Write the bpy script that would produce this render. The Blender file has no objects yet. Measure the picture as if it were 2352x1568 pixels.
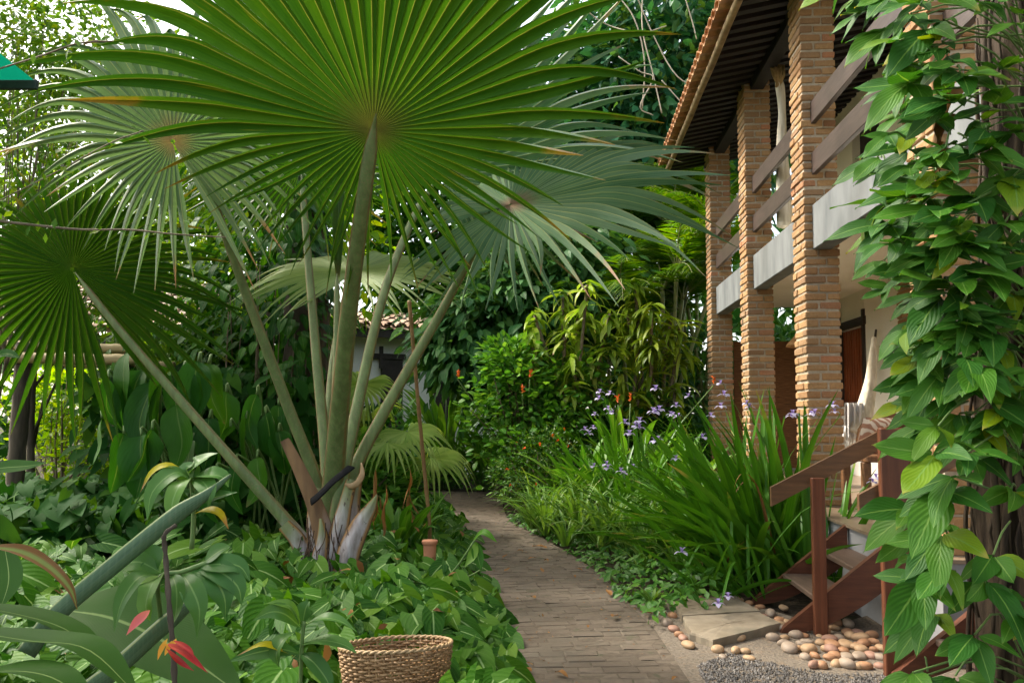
import bpy, math
import numpy as np
rng = np.random.default_rng(11)
sc = bpy.context.scene
COL = sc.collection
# ------------------------------------------------------------------ camera model
CAMH = 1.3
FPX = 1898.7            # focal length in units of a 2352 px wide picture
PITCH = math.radians(3.5)
SHIFT = 0.02356
def at(u, v, Y):
    """world point seen at pixel (u,v) of the 2352x1568 picture at depth Y"""
    x = (u-1176)/FPX
    z = -(v-784-SHIFT*2352)/FPX
    cp, sp = math.cos(PITCH), math.sin(PITCH)
    d = np.array([x, cp - z*sp, sp + z*cp])
    return np.array([0, 0, CAMH]) + d*(Y/d[1])
def gnd(u, v, z=0.0):
    a = at(u, v, 1.0); d = a-np.array([0, 0, CAMH])
    return np.array([0, 0, CAMH]) + d*((z-CAMH)/d[2])
def nrm(v):
    v = np.asarray(v, float); n = np.linalg.norm(v, axis=-1, keepdims=True)
    return v/np.maximum(n, 1e-9)
U = lambda a, b, n=None: rng.uniform(a, b, n)
# ------------------------------------------------------------------ mesh collector
class MB:
    def __init__(s): s.v = []; s.f4 = []; s.f3 = []; s.uv = []; s.n = 0; s.m4 = []; s.m3 = []
    def add(s, V, Q=None, T=None, UV=None, mi=0):
        V = np.asarray(V, float).reshape(-1, 3)
        if UV is None: UV = np.zeros((len(V), 2))
        s.v.append(V); s.uv.append(np.asarray(UV, float))
        if Q is not None and len(Q):
            q = np.asarray(Q, int)+s.n; s.f4.append(q); s.m4.append(np.full(len(q), mi))
        if T is not None and len(T):
            q = np.asarray(T, int)+s.n; s.f3.append(q); s.m3.append(np.full(len(q), mi))
        s.n += len(V); return s
    def box(s, c, size, R=None, ch=0.0, mi=0, jit=0.0):
        hx, hy, hz = np.asarray(size, float)/2
        if ch <= 0:
            V = np.array([[x, y, z] for z in (-hz, hz) for y in (-hy, hy) for x in (-hx, hx)])
            Q = [[0, 2, 3, 1], [4, 5, 7, 6], [0, 1, 5, 4], [2, 6, 7, 3], [0, 4, 6, 2], [1, 3, 7, 5]]; T = []
        else:
            V, Q, T = chbox(hx, hy, hz, min(ch, .45*2*min(hx, hy, hz)))
        if jit: V = V + rng.normal(0, jit, V.shape)
        if R is not None: V = V @ np.asarray(R).T
        uv = np.stack([V[:, 0], V[:, 2]], 1)
        return s.add(V+np.asarray(c, float), Q, T, uv, mi)
    def tube(s, P, r, k=6, cap=True, mi=0, ell=None, start=None):
        P = np.asarray(P, float); n = len(P)
        r = np.broadcast_to(np.asarray(r, float), (n,))
        tg = nrm(np.gradient(P, axis=0))
        a = np.array([0, 0, 1.]) if abs(tg[0][2]) < .9 else np.array([0, 1., 0])
        if start is not None: a = np.asarray(start, float)
        N = []
        u = nrm(a - tg[0]*np.dot(a, tg[0]))
        for i in range(n):
            u = nrm(u - tg[i]*np.dot(u, tg[i])); N.append(u)
        N = np.array(N); B = np.cross(tg, N)
        th = np.arange(k)*2*np.pi/k
        e = 1.0 if ell is None else ell
        V = P[:, None]+r[:, None, None]*(np.cos(th)[None, :, None]*N[:, None]+e*np.sin(th)[None, :, None]*B[:, None])
        V = V.reshape(-1, 3)
        Q = [[i*k+j, i*k+(j+1) % k, (i+1)*k+(j+1) % k, (i+1)*k+j] for i in range(n-1) for j in range(k)]
        uv = np.stack([np.tile(th/(2*np.pi), n), np.repeat(np.linspace(0, 1, n), k)], 1)
        T = []
        if cap:
            V = np.vstack([V, P[:1], P[-1:]]); uv = np.vstack([uv, [[.5, 0], [.5, 1]]])
            c0 = n*k; c1 = n*k+1
            T = [[c0, (j+1) % k, j] for j in range(k)]+[[c1, (n-1)*k+j, (n-1)*k+(j+1) % k] for j in range(k)]
        return s.add(V, Q, T, uv, mi)
    def lathe(s, prof, c, k=24, mi=0, close=False):
        prof = np.asarray(prof, float); n = len(prof); th = np.arange(k)*2*np.pi/k
        V = np.stack([prof[:, None, 0]*np.cos(th), prof[:, None, 0]*np.sin(th), np.repeat(prof[:, 1:2], k, 1)], -1).reshape(-1, 3)+np.asarray(c, float)
        Q = [[i*k+j, i*k+(j+1) % k, (i+1)*k+(j+1) % k, (i+1)*k+j] for i in range(n-1) for j in range(k)]
        return s.add(V, Q, None, None, mi)
    def prism(s, poly, ax, ay, az, o, th, mi=0):
        """extrude 2d polygon (in ax, ay) by th along az"""
        poly = np.asarray(poly, float); n = len(poly)
        ax, ay, az, o = [np.asarray(q, float) for q in (ax, ay, az, o)]
        A = o+poly[:, :1]*ax+poly[:, 1:]*ay; Bv = A+az*th
        c0, c1 = A.mean(0), Bv.mean(0)
        V = np.vstack([A, Bv, [c0], [c1]])
        Q = [[i, (i+1) % n, n+(i+1) % n, n+i] for i in range(n)]
        T = [[2*n, (i+1) % n, i] for i in range(n)]+[[2*n+1, n+i, n+(i+1) % n] for i in range(n)]
        return s.add(V, Q, T, None, mi)
    def build(s, name, mat, parent=None, smooth=True, base=None, **props):
        me = bpy.data.meshes.new(name)
        V = np.vstack(s.v); UVv = np.vstack(s.uv)
        f4 = np.vstack(s.f4) if s.f4 else np.zeros((0, 4), int)
        f3 = np.vstack(s.f3) if s.f3 else np.zeros((0, 3), int)
        if parent is not None: off = ORG[parent.name]
        else: off = np.zeros(3) if base is None else np.asarray(base, float)
        V = V-off
        me.vertices.add(len(V)); me.vertices.foreach_set('co', V.astype(np.float32).ravel())
        loops = np.concatenate([f4.ravel(), f3.ravel()]).astype(np.int32)
        me.loops.add(len(loops)); me.loops.foreach_set('vertex_index', loops)
        tot = np.concatenate([np.full(len(f4), 4), np.full(len(f3), 3)]).astype(np.int32)
        st = np.concatenate([[0], np.cumsum(tot)[:-1]]).astype(np.int32)
        me.polygons.add(len(tot)); me.polygons.foreach_set('loop_start', st); me.polygons.foreach_set('loop_total', tot)
        mi = np.concatenate([np.concatenate(s.m4) if s.m4 else np.zeros(0), np.concatenate(s.m3) if s.m3 else np.zeros(0)]).astype(np.int32)
        uvl = me.uv_layers.new(name='UVMap'); uvl.data.foreach_set('uv', UVv[loops].astype(np.float32).ravel())
        for m in (mat if isinstance(mat, (list, tuple)) else [mat]): me.materials.append(m)
        me.polygons.foreach_set('material_index', mi)
        me.polygons.foreach_set('use_smooth', np.full(len(tot), bool(smooth)))
        me.update(calc_edges=True); me.validate()
        o = bpy.data.objects.new(name, me); COL.objects.link(o)
        if parent is not None:
            o.parent = parent; ORG[o.name] = off
        else:
            o.location = off; ORG[o.name] = off
        for k, v in props.items(): o[k] = v
        return o
ORG = {}
_cb = {}
def chbox(hx, hy, hz, c):
    V = []; idx = {}
    for sx in (-1, 1):
        for sy in (-1, 1):
            for sz in (-1, 1):
                for k, p in enumerate(((hx, hy-c, hz-c), (hx-c, hy, hz-c), (hx-c, hy-c, hz))):
                    idx[sx, sy, sz, k] = len(V); V.append((sx*p[0], sy*p[1], sz*p[2]))
    if not _cb:
        Q = []; T = []
        I = lambda *a: idx[a]
        for a in (-1, 1):
            Q += [[I(a, -1, -1, 0), I(a, 1, -1, 0), I(a, 1, 1, 0), I(a, -1, 1, 0)][::a], [I(-1, a, -1, 1), I(1, a, -1, 1), I(1, a, 1, 1), I(-1, a, 1, 1)][::-a],
                  [I(-1, -1, a, 2), I(1, -1, a, 2), I(1, 1, a, 2), I(-1, 1, a, 2)][::a]]
            for b in (-1, 1):
                Q += [[I(a, b, -1, 0), I(a, b, -1, 1), I(a, b, 1, 1), I(a, b, 1, 0)][::a*b], [I(a, -1, b, 0), I(a, 1, b, 0), I(a, 1, b, 2), I(a, -1, b, 2)][::a*b],
                      [I(-1, a, b, 1), I(-1, a, b, 2), I(1, a, b, 2), I(1, a, b, 1)][::a*b]]
                for c2 in (-1, 1): T.append([I(a, b, c2, 0), I(a, b, c2, 1), I(a, b, c2, 2)][::a*b*c2])
        _cb['q'] = np.array(Q); _cb['t'] = np.array(T)
    return np.array(V), _cb['q'], _cb['t']
def rotz(a):
    c, s = math.cos(a), math.sin(a); return np.array([[c, -s, 0], [s, c, 0], [0, 0, 1.]])
def frame(y, z):
    """rotation whose columns are x, y(axis), z for N axes"""
    y = nrm(y); x = nrm(np.cross(y, z)); z = np.cross(x, y)
    return np.stack([x, y, z], -1)
def thing(name, label, cat, loc, group=None):
    o = bpy.data.objects.new(name, None); COL.objects.link(o)
    o.location = loc; o.empty_display_size = .1; ORG[o.name] = np.asarray(loc, float)
    o['label'] = label; o['category'] = cat
    if group: o['group'] = group
    return o
def catmull(P, n):
    P = np.asarray(P, float)
    if len(P) == 2: return P[0]+(P[1]-P[0])*np.linspace(0, 1, n)[:, None]
    Q = np.vstack([2*P[0]-P[1], P, 2*P[-1]-P[-2]])
    t = np.linspace(0, len(P)-1-1e-9, n); i = t.astype(int); f = (t-i)[:, None]
    a, b, c, d = Q[i], Q[i+1], Q[i+2], Q[i+3]
    return .5*(2*b+(c-a)*f+(2*a-5*b+4*c-d)*f**2+(-a+3*b-3*c+d)*f**3)
# ------------------------------------------------------------------ leaves
def prof(kind, t):
    t = np.clip(t, 0, 1)
    if kind == 'ovate': return np.sin(np.pi*t**.72)**.85
    if kind == 'oval': return np.sin(np.pi*t**.85)**.7
    if kind == 'lance': return np.sin(np.pi*t**.8)**1.1
    if kind == 'strap': return np.minimum(1, .55+t*3)*np.maximum(0, 1-t**4)**.9
    if kind == 'grass': return np.minimum(1, .6+t*3)*np.maximum(0, 1-t**2.2)
    if kind == 'heart': return np.sin(np.pi*np.clip(t*.93+.07, 0, 1)**.6)**.9
    return np.ones_like(t)
def leaf_tpl(w=.45, kind='ovate', rows=4, cols=1, fold=.15, droop=.2, lobe=0., wave=0.):
    t = np.linspace(0, 1, rows+1); s = np.linspace(-1, 1, 2*cols+1)
    W = prof(kind, t)*w/2; W[-1] = .002; 
    if lobe == 0: W[0] = .008
    S, Tt = np.meshgrid(s, t); X = S*W[:, None]
    Y = Tt - lobe*np.abs(S)**1.3*(1-Tt)**3
    Z = -droop*Tt**2 + fold*np.abs(X) + wave*np.sin(Tt*9+S*2)*np.abs(S)
    V = np.stack([X, Y, Z], -1).reshape(-1, 3); k = 2*cols+1
    Q = [[i*k+j, i*k+j+1, (i+1)*k+j+1, (i+1)*k+j] for i in range(rows) for j in range(k-1)]
    return V, np.array(Q), np.stack([(S+1)/2, Tt], -1).reshape(-1, 2)
def scatter(mb, tpls, P, axis, up, L, mi=0):
    """copies of leaf templates at points P"""
    P = np.asarray(P, float); N = len(P)
    if N == 0: return
    if not isinstance(tpls, list): tpls = [tpls]
    R = frame(axis, up); L = np.broadcast_to(L, (N,))
    ch = rng.integers(0, len(tpls), N)
    for k, (V, Q, UV) in enumerate(tpls):
        m = np.where(ch == k)[0]
        if not len(m): continue
        W = np.einsum('nij,vj->nvi', R[m]*L[m][:, None, None], V)+P[m][:, None]
        nv = len(V)
        q = (Q[None]+(np.arange(len(m))*nv)[:, None, None]).reshape(-1, 4)
        mb.add(W.reshape(-1, 3), q, None, np.tile(UV, (len(m), 1)), mi)
def blade(mb, pts, W, kind='strap', up=(0, 0, 1), fold=.3, cols=1, rows=10, roll=0., mi=0, wave=0.):
    """one leaf swept along control points"""
    P = catmull(pts, rows+1); tg = nrm(np.gradient(P, axis=0)); t = np.linspace(0, 1, rows+1)
    up = np.asarray(up, float)
    x = np.cross(tg, up); bad = np.linalg.norm(x, axis=1) < 1e-3
    x[bad] = [1, 0, 0]; x = nrm(x)
    for i in range(1, len(x)):
        if np.dot(x[i], x[i-1]) < 0: x[i] = -x[i]
    z = nrm(np.cross(x, tg))
    if np.ndim(roll) or roll:
        a = np.asarray(roll)*np.ones(rows+1); x, z = x*np.cos(a)[:, None]+z*np.sin(a)[:, None], z*np.cos(a)[:, None]-x*np.sin(a)[:, None]
    Wm = float(np.max(W)); w = prof(kind, t)*(np.interp(t, np.linspace(0, 1, len(W)), W) if np.ndim(W) else W)/2
    if kind != 'one': w[-1] = Wm*.01
    W = Wm
    s = np.linspace(-1, 1, 2*cols+1); k = len(s)
    V = P[:, None]+s[None, :, None]*w[:, None, None]*x[:, None]+(fold*np.abs(s)[None, :]**1.2*w[:, None]+wave*W*np.sin(t*14)[:, None]*s[None, :]*np.abs(s)[None, :])[..., None]*z[:, None]
    Q = [[i*k+j, i*k+j+1, (i+1)*k+j+1, (i+1)*k+j] for i in range(rows) for j in range(k-1)]
    S, Tt = np.meshgrid(s, t)
    mb.add(V.reshape(-1, 3), Q, None, np.stack([(S+1)/2, Tt], -1).reshape(-1, 2), mi)
def resamp(P, n):
    d = np.concatenate([[0], np.cumsum(np.linalg.norm(np.diff(P, axis=0), axis=1))]); q = np.linspace(0, d[-1], n)
    return np.stack([np.interp(q, d, P[:, k]) for k in range(3)], 1)
def arc(base, az, elev, L, bend, n=7, sway=0.):
    """points of an arching stem or leaf"""
    base = np.asarray(base, float); P = [base]; e = elev; a = az; d = L/(n-1)
    for i in range(n-1):
        P.append(P[-1]+d*np.array([math.cos(e)*math.cos(a), math.cos(e)*math.sin(a), math.sin(e)]))
        e -= bend/(n-1)*(0.4+1.2*i/(n-1)); a += sway/(n-1)
    return np.array(P)
# ------------------------------------------------------------------ materials
class NT:
    def __init__(s, name):
        s.m = bpy.data.materials.new(name); s.m.use_nodes = True; s.t = s.m.node_tree; s.t.nodes.clear()
        s.out = s.n('ShaderNodeOutputMaterial')
    def n(s, ty, **kw):
        o = s.t.nodes.new(ty)
        for k, v in kw.items(): setattr(o, k, v)
        return o
    def l(s, a, b): s.t.links.new(a, b)
    def setin(s, node, key, val):
        if hasattr(val, 'is_output') or isinstance(val, bpy.types.NodeSocket): s.l(val, node.inputs[key])
        else: node.inputs[key].default_value = val
    def math(s, op, a, b=0., c=None, clamp=False):
        o = s.n('ShaderNodeMath', operation=op, use_clamp=clamp); s.setin(o, 0, a); s.setin(o, 1, b)
        if c is not None: s.setin(o, 2, c)
        return o.outputs[0]
    def mix(s, f, a, b, mode='MIX'):
        o = s.n('ShaderNodeMix', data_type='RGBA', blend_type=mode)
        s.setin(o, 0, f); s.setin(o, 6, col(a)); s.setin(o, 7, col(b)); return o.outputs[2]
    def noise(s, scale=5., detail=4., vec=None, rough=.55):
        o = s.n('ShaderNodeTexNoise'); o.inputs['Scale'].default_value = scale; o.inputs['Detail'].default_value = detail; o.inputs['Roughness'].default_value = rough
        if vec is not None: s.l(vec, o.inputs['Vector'])
        return o.outputs[0]
    def ramp(s, f, stops, interp='LINEAR'):
        o = s.n('ShaderNodeValToRGB'); e = o.color_ramp.elements; o.color_ramp.interpolation = interp
        while len(e) < len(stops): e.new(.5)
        for q, (p, c) in zip(e, stops): q.position = p; q.color = col(c)
        s.l(f, o.inputs[0]); return o.outputs[0]
    def rng(s, v, a, b, c=0., d=1.):
        o = s.n('ShaderNodeMapRange'); s.setin(o, 0, v)
        for i, q in enumerate((a, b, c, d)): o.inputs[i+1].default_value = q
        return o.outputs[0]
    def obj(s): return s.n('ShaderNodeTexCoord').outputs['Object']
    def uv(s):
        sp = s.n('ShaderNodeSeparateXYZ'); s.l(s.n('ShaderNodeTexCoord').outputs['UV'], sp.inputs[0]); return sp.outputs[0], sp.outputs[1]
    def rnd(s): return s.n('ShaderNodeNewGeometry').outputs['Random Per Island']
    def scalev(s, v, sc):
        o = s.n('ShaderNodeMapping'); s.l(v, o.inputs[0]); o.inputs['Scale'].default_value = sc; return o.outputs[0]
    def prin(s, color, rough=.6, spec=.4, bump=None, bstr=.3, bdist=.01, **kw):
        p = s.n('ShaderNodeBsdfPrincipled'); s.setin(p, 'Base Color', col(color)); s.setin(p, 'Roughness', rough); s.setin(p, 'Specular IOR Level', spec)
        if bump is not None:
            b = s.n('ShaderNodeBump'); b.inputs['Strength'].default_value = bstr; b.inputs['Distance'].default_value = bdist
            s.l(bump, b.inputs['Height']); s.l(b.outputs[0], p.inputs['Normal'])
        for k, v in kw.items(): s.setin(p, k, v)
        return p
    def done(s, sh): s.l(sh.outputs[0] if hasattr(sh, 'outputs') else sh, s.out.inputs[0]); return s.m
def col(c):
    if isinstance(c, (tuple, list)) and len(c) == 3: return (c[0], c[1], c[2], 1.)
    return c
def sat(c, k=1.28):
    l = .25*c[0]+.65*c[1]+.1*c[2]; return tuple(max(.003, l+(q-l)*k) for q in c[:3])
def leafmat(name, stops, trans=.35, rough=.5, spec=.22, tcol=None, midrib=None, side=None, streak=0., tip=None, spots=.25, veinw=.05, sidek=14., tipstart=.9, sidef=.26, hub=None, yel=0.):
    """leaf: colour per leaf from stops, veins from UV, light passing through"""
    stops = [(p_, sat(c_)) for p_, c_ in stops]; midrib = sat(midrib, 1.15) if midrib else None; side = sat(side) if side else None
    n = NT(name); r = n.rnd(); c = n.ramp(r, stops); u, v = n.uv()
    nz = n.noise(6., 3., n.obj())
    c = n.mix(n.rng(nz, .3, .75, 0., spots), c, (stops[0][1][0]*.55, stops[0][1][1]*.6, stops[0][1][2]*.5))
    a = n.math('ABSOLUTE', n.math('SUBTRACT', u, .5)); h = None
    if streak:
        o = n.n('ShaderNodeCombineXYZ'); n.l(n.math('ADD', n.math('MULTIPLY', u, 9.), n.math('MULTIPLY', r, 90.)), o.inputs[0]); n.l(n.math('MULTIPLY', v, .7), o.inputs[1])
        ns = n.noise(1.6, 3., o.outputs[0])
        c = n.mix(n.rng(ns, .38, .68, 0., streak), c, (stops[-1][1][0]*1.5, stops[-1][1][1]*1.3, stops[-1][1][2]*1.2))
    if side is not None:
        w = n.math('SINE', n.math('MULTIPLY', n.math('SUBTRACT', v, n.math('MULTIPLY', a, 1.1)), sidek*6.283))
        f = n.rng(w, .75, 1., 0., sidef); c = n.mix(f, c, side); h = w
    if midrib is not None:
        f = n.rng(a, veinw*.4, veinw, 1., 0.); c = n.mix(f, c, midrib)
    if yel:
        o = n.n('ShaderNodeCombineXYZ'); n.l(n.math('ADD', n.math('MULTIPLY', u, 5.), n.math('MULTIPLY', r, 140.)), o.inputs[0]); n.l(n.math('MULTIPLY', v, 2.2), o.inputs[1])
        c = n.mix(n.rng(n.noise(1.3, 3., o.outputs[0]), .66, .74, 0., yel), c, (.30, .24, .02)); c = n.mix(n.rng(n.noise(2.7, 4., o.outputs[0]), .70, .76, 0., yel*.8), c, (.11, .06, .025))
    if hub is not None: c = n.mix(n.rng(v, .03, .16, .85, 0.), c, hub)
    if tip is not None:
        e = n.math('ADD', v, n.math('MULTIPLY', n.math('SUBTRACT', n.noise(9., 2., n.obj()), .5), .35))
        e = n.math('ADD', e, n.math('MULTIPLY', n.math('POWER', r, 3.), .25)); f = n.rng(e, tipstart, tipstart+.12, 0., .9); c = n.mix(f, c, tip)
    p = n.prin(c, rough, spec, bump=h if sidef != .2 else None, bstr=.2 if sidef > .22 else .07, bdist=.003)
    t = n.n('ShaderNodeBsdfTranslucent')
    tc = tcol if tcol is not None else (1.5, 1.35, .5)
    n.l(n.mix(1., c, tc, 'MULTIPLY'), t.inputs[0])
    m = n.n('ShaderNodeMixShader'); m.inputs[0].default_value = trans; n.l(p.outputs[0], m.inputs[1]); n.l(t.outputs[0], m.inputs[2])
    return n.done(m)
def noisemat(name, a, b, scale=8., rough=.8, bump=.3, bdist=.01, spec=.3, stretch=None, third=None, island=0., detail=5.):
    n = NT(name); v = n.obj()
    if stretch: v = n.scalev(v, stretch)
    z = n.noise(scale, detail, v); c = n.ramp(z, [(.3, a), (.7, b)])
    if third is not None: c = n.mix(n.rng(n.noise(scale*.31, 3., v), .55, .68, 0., .8), c, third)
    if island: 
        k = n.rng(n.rnd(), 0., 1., 1-island, 1+island); o = n.n('ShaderNodeCombineColor'); [n.l(k, o.inputs[i]) for i in range(3)]; c = n.mix(1., c, o.outputs[0], 'MULTIPLY')
    return n.done(n.prin(c, rough, spec, bump=z, bstr=bump, bdist=bdist))
def woodmat(name, a, b, rough=.45, along='x', scale=3.):
    n = NT(name); st = {'x': (1, 14, 14), 'y': (14, 1, 14), 'z': (14, 14, 1)}[along]
    v = n.scalev(n.obj(), st); z = n.noise(scale, 6., v, .65)
    c = n.ramp(z, [(.25, a), (.5, tuple((p+q)/2 for p, q in zip(a, b))), (.72, b)])
    c = n.mix(n.rng(n.noise(4., 3., n.obj()), .45, .75, 0., .45), c, tuple(q*.5 for q in a))
    return n.done(n.prin(c, rough, .35, bump=z, bstr=.25, bdist=.004))
G = {}
# palm fronds
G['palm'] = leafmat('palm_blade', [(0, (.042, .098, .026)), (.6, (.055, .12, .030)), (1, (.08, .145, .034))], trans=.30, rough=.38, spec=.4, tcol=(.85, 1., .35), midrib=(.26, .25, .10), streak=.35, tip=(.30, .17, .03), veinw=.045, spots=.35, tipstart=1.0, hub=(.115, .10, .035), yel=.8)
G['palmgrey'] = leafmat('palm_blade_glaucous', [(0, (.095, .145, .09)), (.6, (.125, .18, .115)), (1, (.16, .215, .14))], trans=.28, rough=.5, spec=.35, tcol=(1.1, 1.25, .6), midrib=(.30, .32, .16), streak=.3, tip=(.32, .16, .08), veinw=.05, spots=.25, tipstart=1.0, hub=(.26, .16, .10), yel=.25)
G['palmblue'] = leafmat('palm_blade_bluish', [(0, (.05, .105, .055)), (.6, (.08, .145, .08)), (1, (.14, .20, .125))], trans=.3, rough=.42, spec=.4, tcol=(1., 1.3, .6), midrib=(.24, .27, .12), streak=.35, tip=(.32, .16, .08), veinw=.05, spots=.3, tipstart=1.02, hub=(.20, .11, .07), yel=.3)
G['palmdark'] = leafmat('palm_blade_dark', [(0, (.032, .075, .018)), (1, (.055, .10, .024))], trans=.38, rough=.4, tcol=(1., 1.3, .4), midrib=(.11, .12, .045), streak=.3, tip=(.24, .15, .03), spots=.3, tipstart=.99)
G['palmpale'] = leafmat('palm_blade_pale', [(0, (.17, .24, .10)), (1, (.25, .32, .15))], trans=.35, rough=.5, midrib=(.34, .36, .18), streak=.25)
G['palmyellow'] = leafmat('palm_blade_yellow', [(0, (.22, .33, .11)), (1, (.36, .45, .19))], trans=.4, rough=.5, streak=.25)
G['syn'] = leafmat('arrow_leaf', [(0, (.026, .075, .017)), (.45, (.043, .108, .022)), (.8, (.068, .146, .03)), (1, (.13, .22, .05))], trans=.32, rough=.55, spec=.14, midrib=(.25, .36, .15), side=(.12, .22, .06), veinw=.045, sidek=6., spots=.2)
G['cover'] = leafmat('small_cover_leaf', [(0, (.035, .095, .025)), (.6, (.06, .14, .032)), (1, (.10, .19, .045))], trans=.25, rough=.45, midrib=(.12, .2, .06), spots=.2)
G['grass'] = leafmat('arching_grass_leaf', [(0, (.065, .145, .035)), (.6, (.105, .195, .055)), (1, (.18, .27, .10))], trans=.35, rough=.45, streak=.25, tip=(.35, .28, .12), tipstart=1.0)
G['iris'] = leafmat('iris_leaf', [(0, (.035, .10, .02)), (.6, (.055, .14, .03)), (1, (.09, .19, .045))], trans=.25, rough=.38, streak=.4, tip=(.3, .25, .07), spots=.2, tipstart=1.05)
G['vine'] = leafmat('vine_leaf', [(0, (.036, .10, .026)), (.55, (.055, .135, .032)), (.9, (.085, .18, .04)), (1, (.22, .28, .05))], trans=.32, rough=.5, spec=.25, midrib=(.15, .26, .07), side=(.045, .11, .028), veinw=.035, sidek=7., spots=.2, tip=(.30, .27, .05), tipstart=1.08)
G['tree'] = leafmat('broad_tree_leaf', [(0, (.045, .115, .045)), (.6, (.08, .175, .065)), (1, (.14, .25, .08))], trans=.3, rough=.5, spec=.2, midrib=(.10, .18, .07))
G['treeblue'] = leafmat('glossy_tree_leaf', [(0, (.03, .095, .05)), (.7, (.055, .145, .07)), (1, (.13, .22, .06))], trans=.3, rough=.5, spec=.2)
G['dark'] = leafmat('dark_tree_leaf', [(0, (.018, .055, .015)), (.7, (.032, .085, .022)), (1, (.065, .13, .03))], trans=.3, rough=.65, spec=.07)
G['suntone'] = leafmat('sun_toned_leaf', [(0, (.12, .22, .03)), (.6, (.20, .31, .045)), (1, (.33, .40, .07))], trans=.55, rough=.45, tcol=(1.6, 1.5, .4))  # bright yellow green puts the sunlight into the leaf colour
G['smallleaf'] = leafmat('small_tree_leaf', [(0, (.06, .125, .03)), (.7, (.10, .18, .045)), (1, (.20, .26, .05))], trans=.4, rough=.45)
G['oval'] = leafmat('large_oval_leaf', [(0, (.025, .075, .02)), (.6, (.04, .115, .026)), (1, (.075, .165, .03))], trans=.3, rough=.5, spec=.2, midrib=(.12, .20, .06), side=(.055, .12, .035), veinw=.03, sidek=9., tip=(.16, .15, .05), tipstart=1.1)
G['shrub'] = leafmat('round_shrub_leaf', [(0, (.07, .18, .045)), (.6, (.12, .25, .065)), (1, (.20, .34, .10))], trans=.35, rough=.4, midrib=(.16, .28, .08))
G['ixora'] = leafmat('dark_shrub_leaf', [(0, (.03, .08, .02)), (.7, (.055, .12, .03)), (1, (.12, .18, .05))], trans=.25, rough=.45)
G['drac'] = leafmat('drooping_leaf', tcol=(1.15, 1.35, .4), stops=[(0, (.10, .19, .04)), (.5, (.23, .33, .075)), (1, (.46, .51, .19))], trans=.35, rough=.4, streak=.3, tip=(.45, .32, .15), tipstart=1.02)
G['dracdark'] = leafmat('drooping_leaf_dark', [(0, (.09, .17, .035)), (.6, (.18, .27, .055)), (1, (.38, .44, .13))], trans=.35, rough=.4, streak=.3)
G['areca'] = leafmat('feather_palm_leaf', [(0, (.05, .12, .02)), (.6, (.09, .17, .03)), (1, (.17, .25, .04))], trans=.45, rough=.38, tcol=(1.6, 1.5, .4))
G['heli'] = leafmat('long_border_leaf', [(0, (.06, .15, .035)), (.6, (.10, .21, .05)), (1, (.18, .30, .08))], trans=.35, rough=.4, midrib=(.16, .26, .08), side=(.06, .14, .03), sidek=14., veinw=.04)
G['fore'] = leafmat('broad_paddle_leaf', [(0, (.034, .08, .022)), (1, (.055, .11, .03))], trans=.25, rough=.5, spec=.2, midrib=(.22, .30, .12), side=(.07, .135, .038), sidek=30., sidef=.21, veinw=.025, spots=.4)
G['forestalk'] = None
def stalkmat():
    n = NT('fleshy_stalk'); u, v = n.uv(); o = n.obj(); cv = n.n('ShaderNodeCombineXYZ'); n.l(n.math('MULTIPLY', u, 26.), cv.inputs[0]); n.l(n.math('MULTIPLY', v, 2.5), cv.inputs[1])
    z = n.noise(1.5, 5., cv.outputs[0], .65); c = n.ramp(z, [(.3, (.04, .085, .038)), (.55, (.065, .12, .055)), (.75, (.10, .16, .075))])
    c = n.mix(n.rng(n.noise(13., 5., o), .6, .7, 0., .55), c, (.12, .12, .055)); c = n.mix(n.rng(n.noise(55., 3., o), .68, .74, 0., .8), c, (.07, .045, .025))
    w = n.math('SINE', n.math('MULTIPLY', n.math('ADD', v, n.math('MULTIPLY', u, .15)), 240.)); c = n.mix(n.rng(w, .3, 1., 0., .18), c, (.13, .19, .10))
    e = n.math('COSINE', n.math('MULTIPLY', u, 6.283)); c = n.mix(n.rng(e, .90, .985, 0., .8), c, (.22, .27, .10))
    return n.done(n.prin(c, .5, .3, bump=z, bstr=.35, bdist=.004))
G['forestalk'] = stalkmat()
G['costus'] = leafmat('spiral_ginger_leaf', [(0, (.06, .13, .045)), (.7, (.085, .165, .055)), (1, (.13, .22, .06))], trans=.3, rough=.42, midrib=(.15, .25, .09), veinw=.05, spots=.15)
G['yellowleaf'] = leafmat('yellowing_leaf', [(0, (.30, .32, .04)), (1, (.42, .33, .04))], trans=.3, rough=.45, tip=(.25, .12, .04), tipstart=.8)
G['dry'] = leafmat('dry_leaf', [(0, (.10, .05, .025)), (.5, (.19, .10, .045)), (1, (.30, .17, .075))], trans=.1, rough=.7)
G['wither'] = leafmat('withering_leaf', [(0, (.13, .075, .04)), (1, (.17, .10, .05))], trans=.1, rough=.6, midrib=(.16, .19, .06), veinw=.25, streak=.4, spots=.7)
G['stem'] = noisemat('green_stem', (.08, .15, .04), (.14, .22, .06), 20., .5, .1)
G['twig'] = noisemat('brown_twig', (.10, .07, .045), (.22, .17, .11), 14., .8, .3)
G['root'] = noisemat('pale_root', (.30, .26, .19), (.48, .43, .33), 14., .8, .3)
G['bark'] = noisemat('dark_bark', (.028, .022, .016), (.11, .085, .055), 9., .9, .7, .03, stretch=(1, 1, .25))
G['barklight'] = noisemat('fibrous_bark', (.022, .015, .011), (.10, .07, .045), 16., .9, .9, .02, stretch=(1.6, 1.6, .22))
G['cane'] = noisemat('palm_cane', (.12, .17, .05), (.28, .27, .10), 6., .5, .2, stretch=(1, 1, 2))
G['bamboo'] = noisemat('bamboo_pole', (.26, .19, .08), (.45, .34, .16), 5., .5, .15, stretch=(.3, 4, 4))
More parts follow.
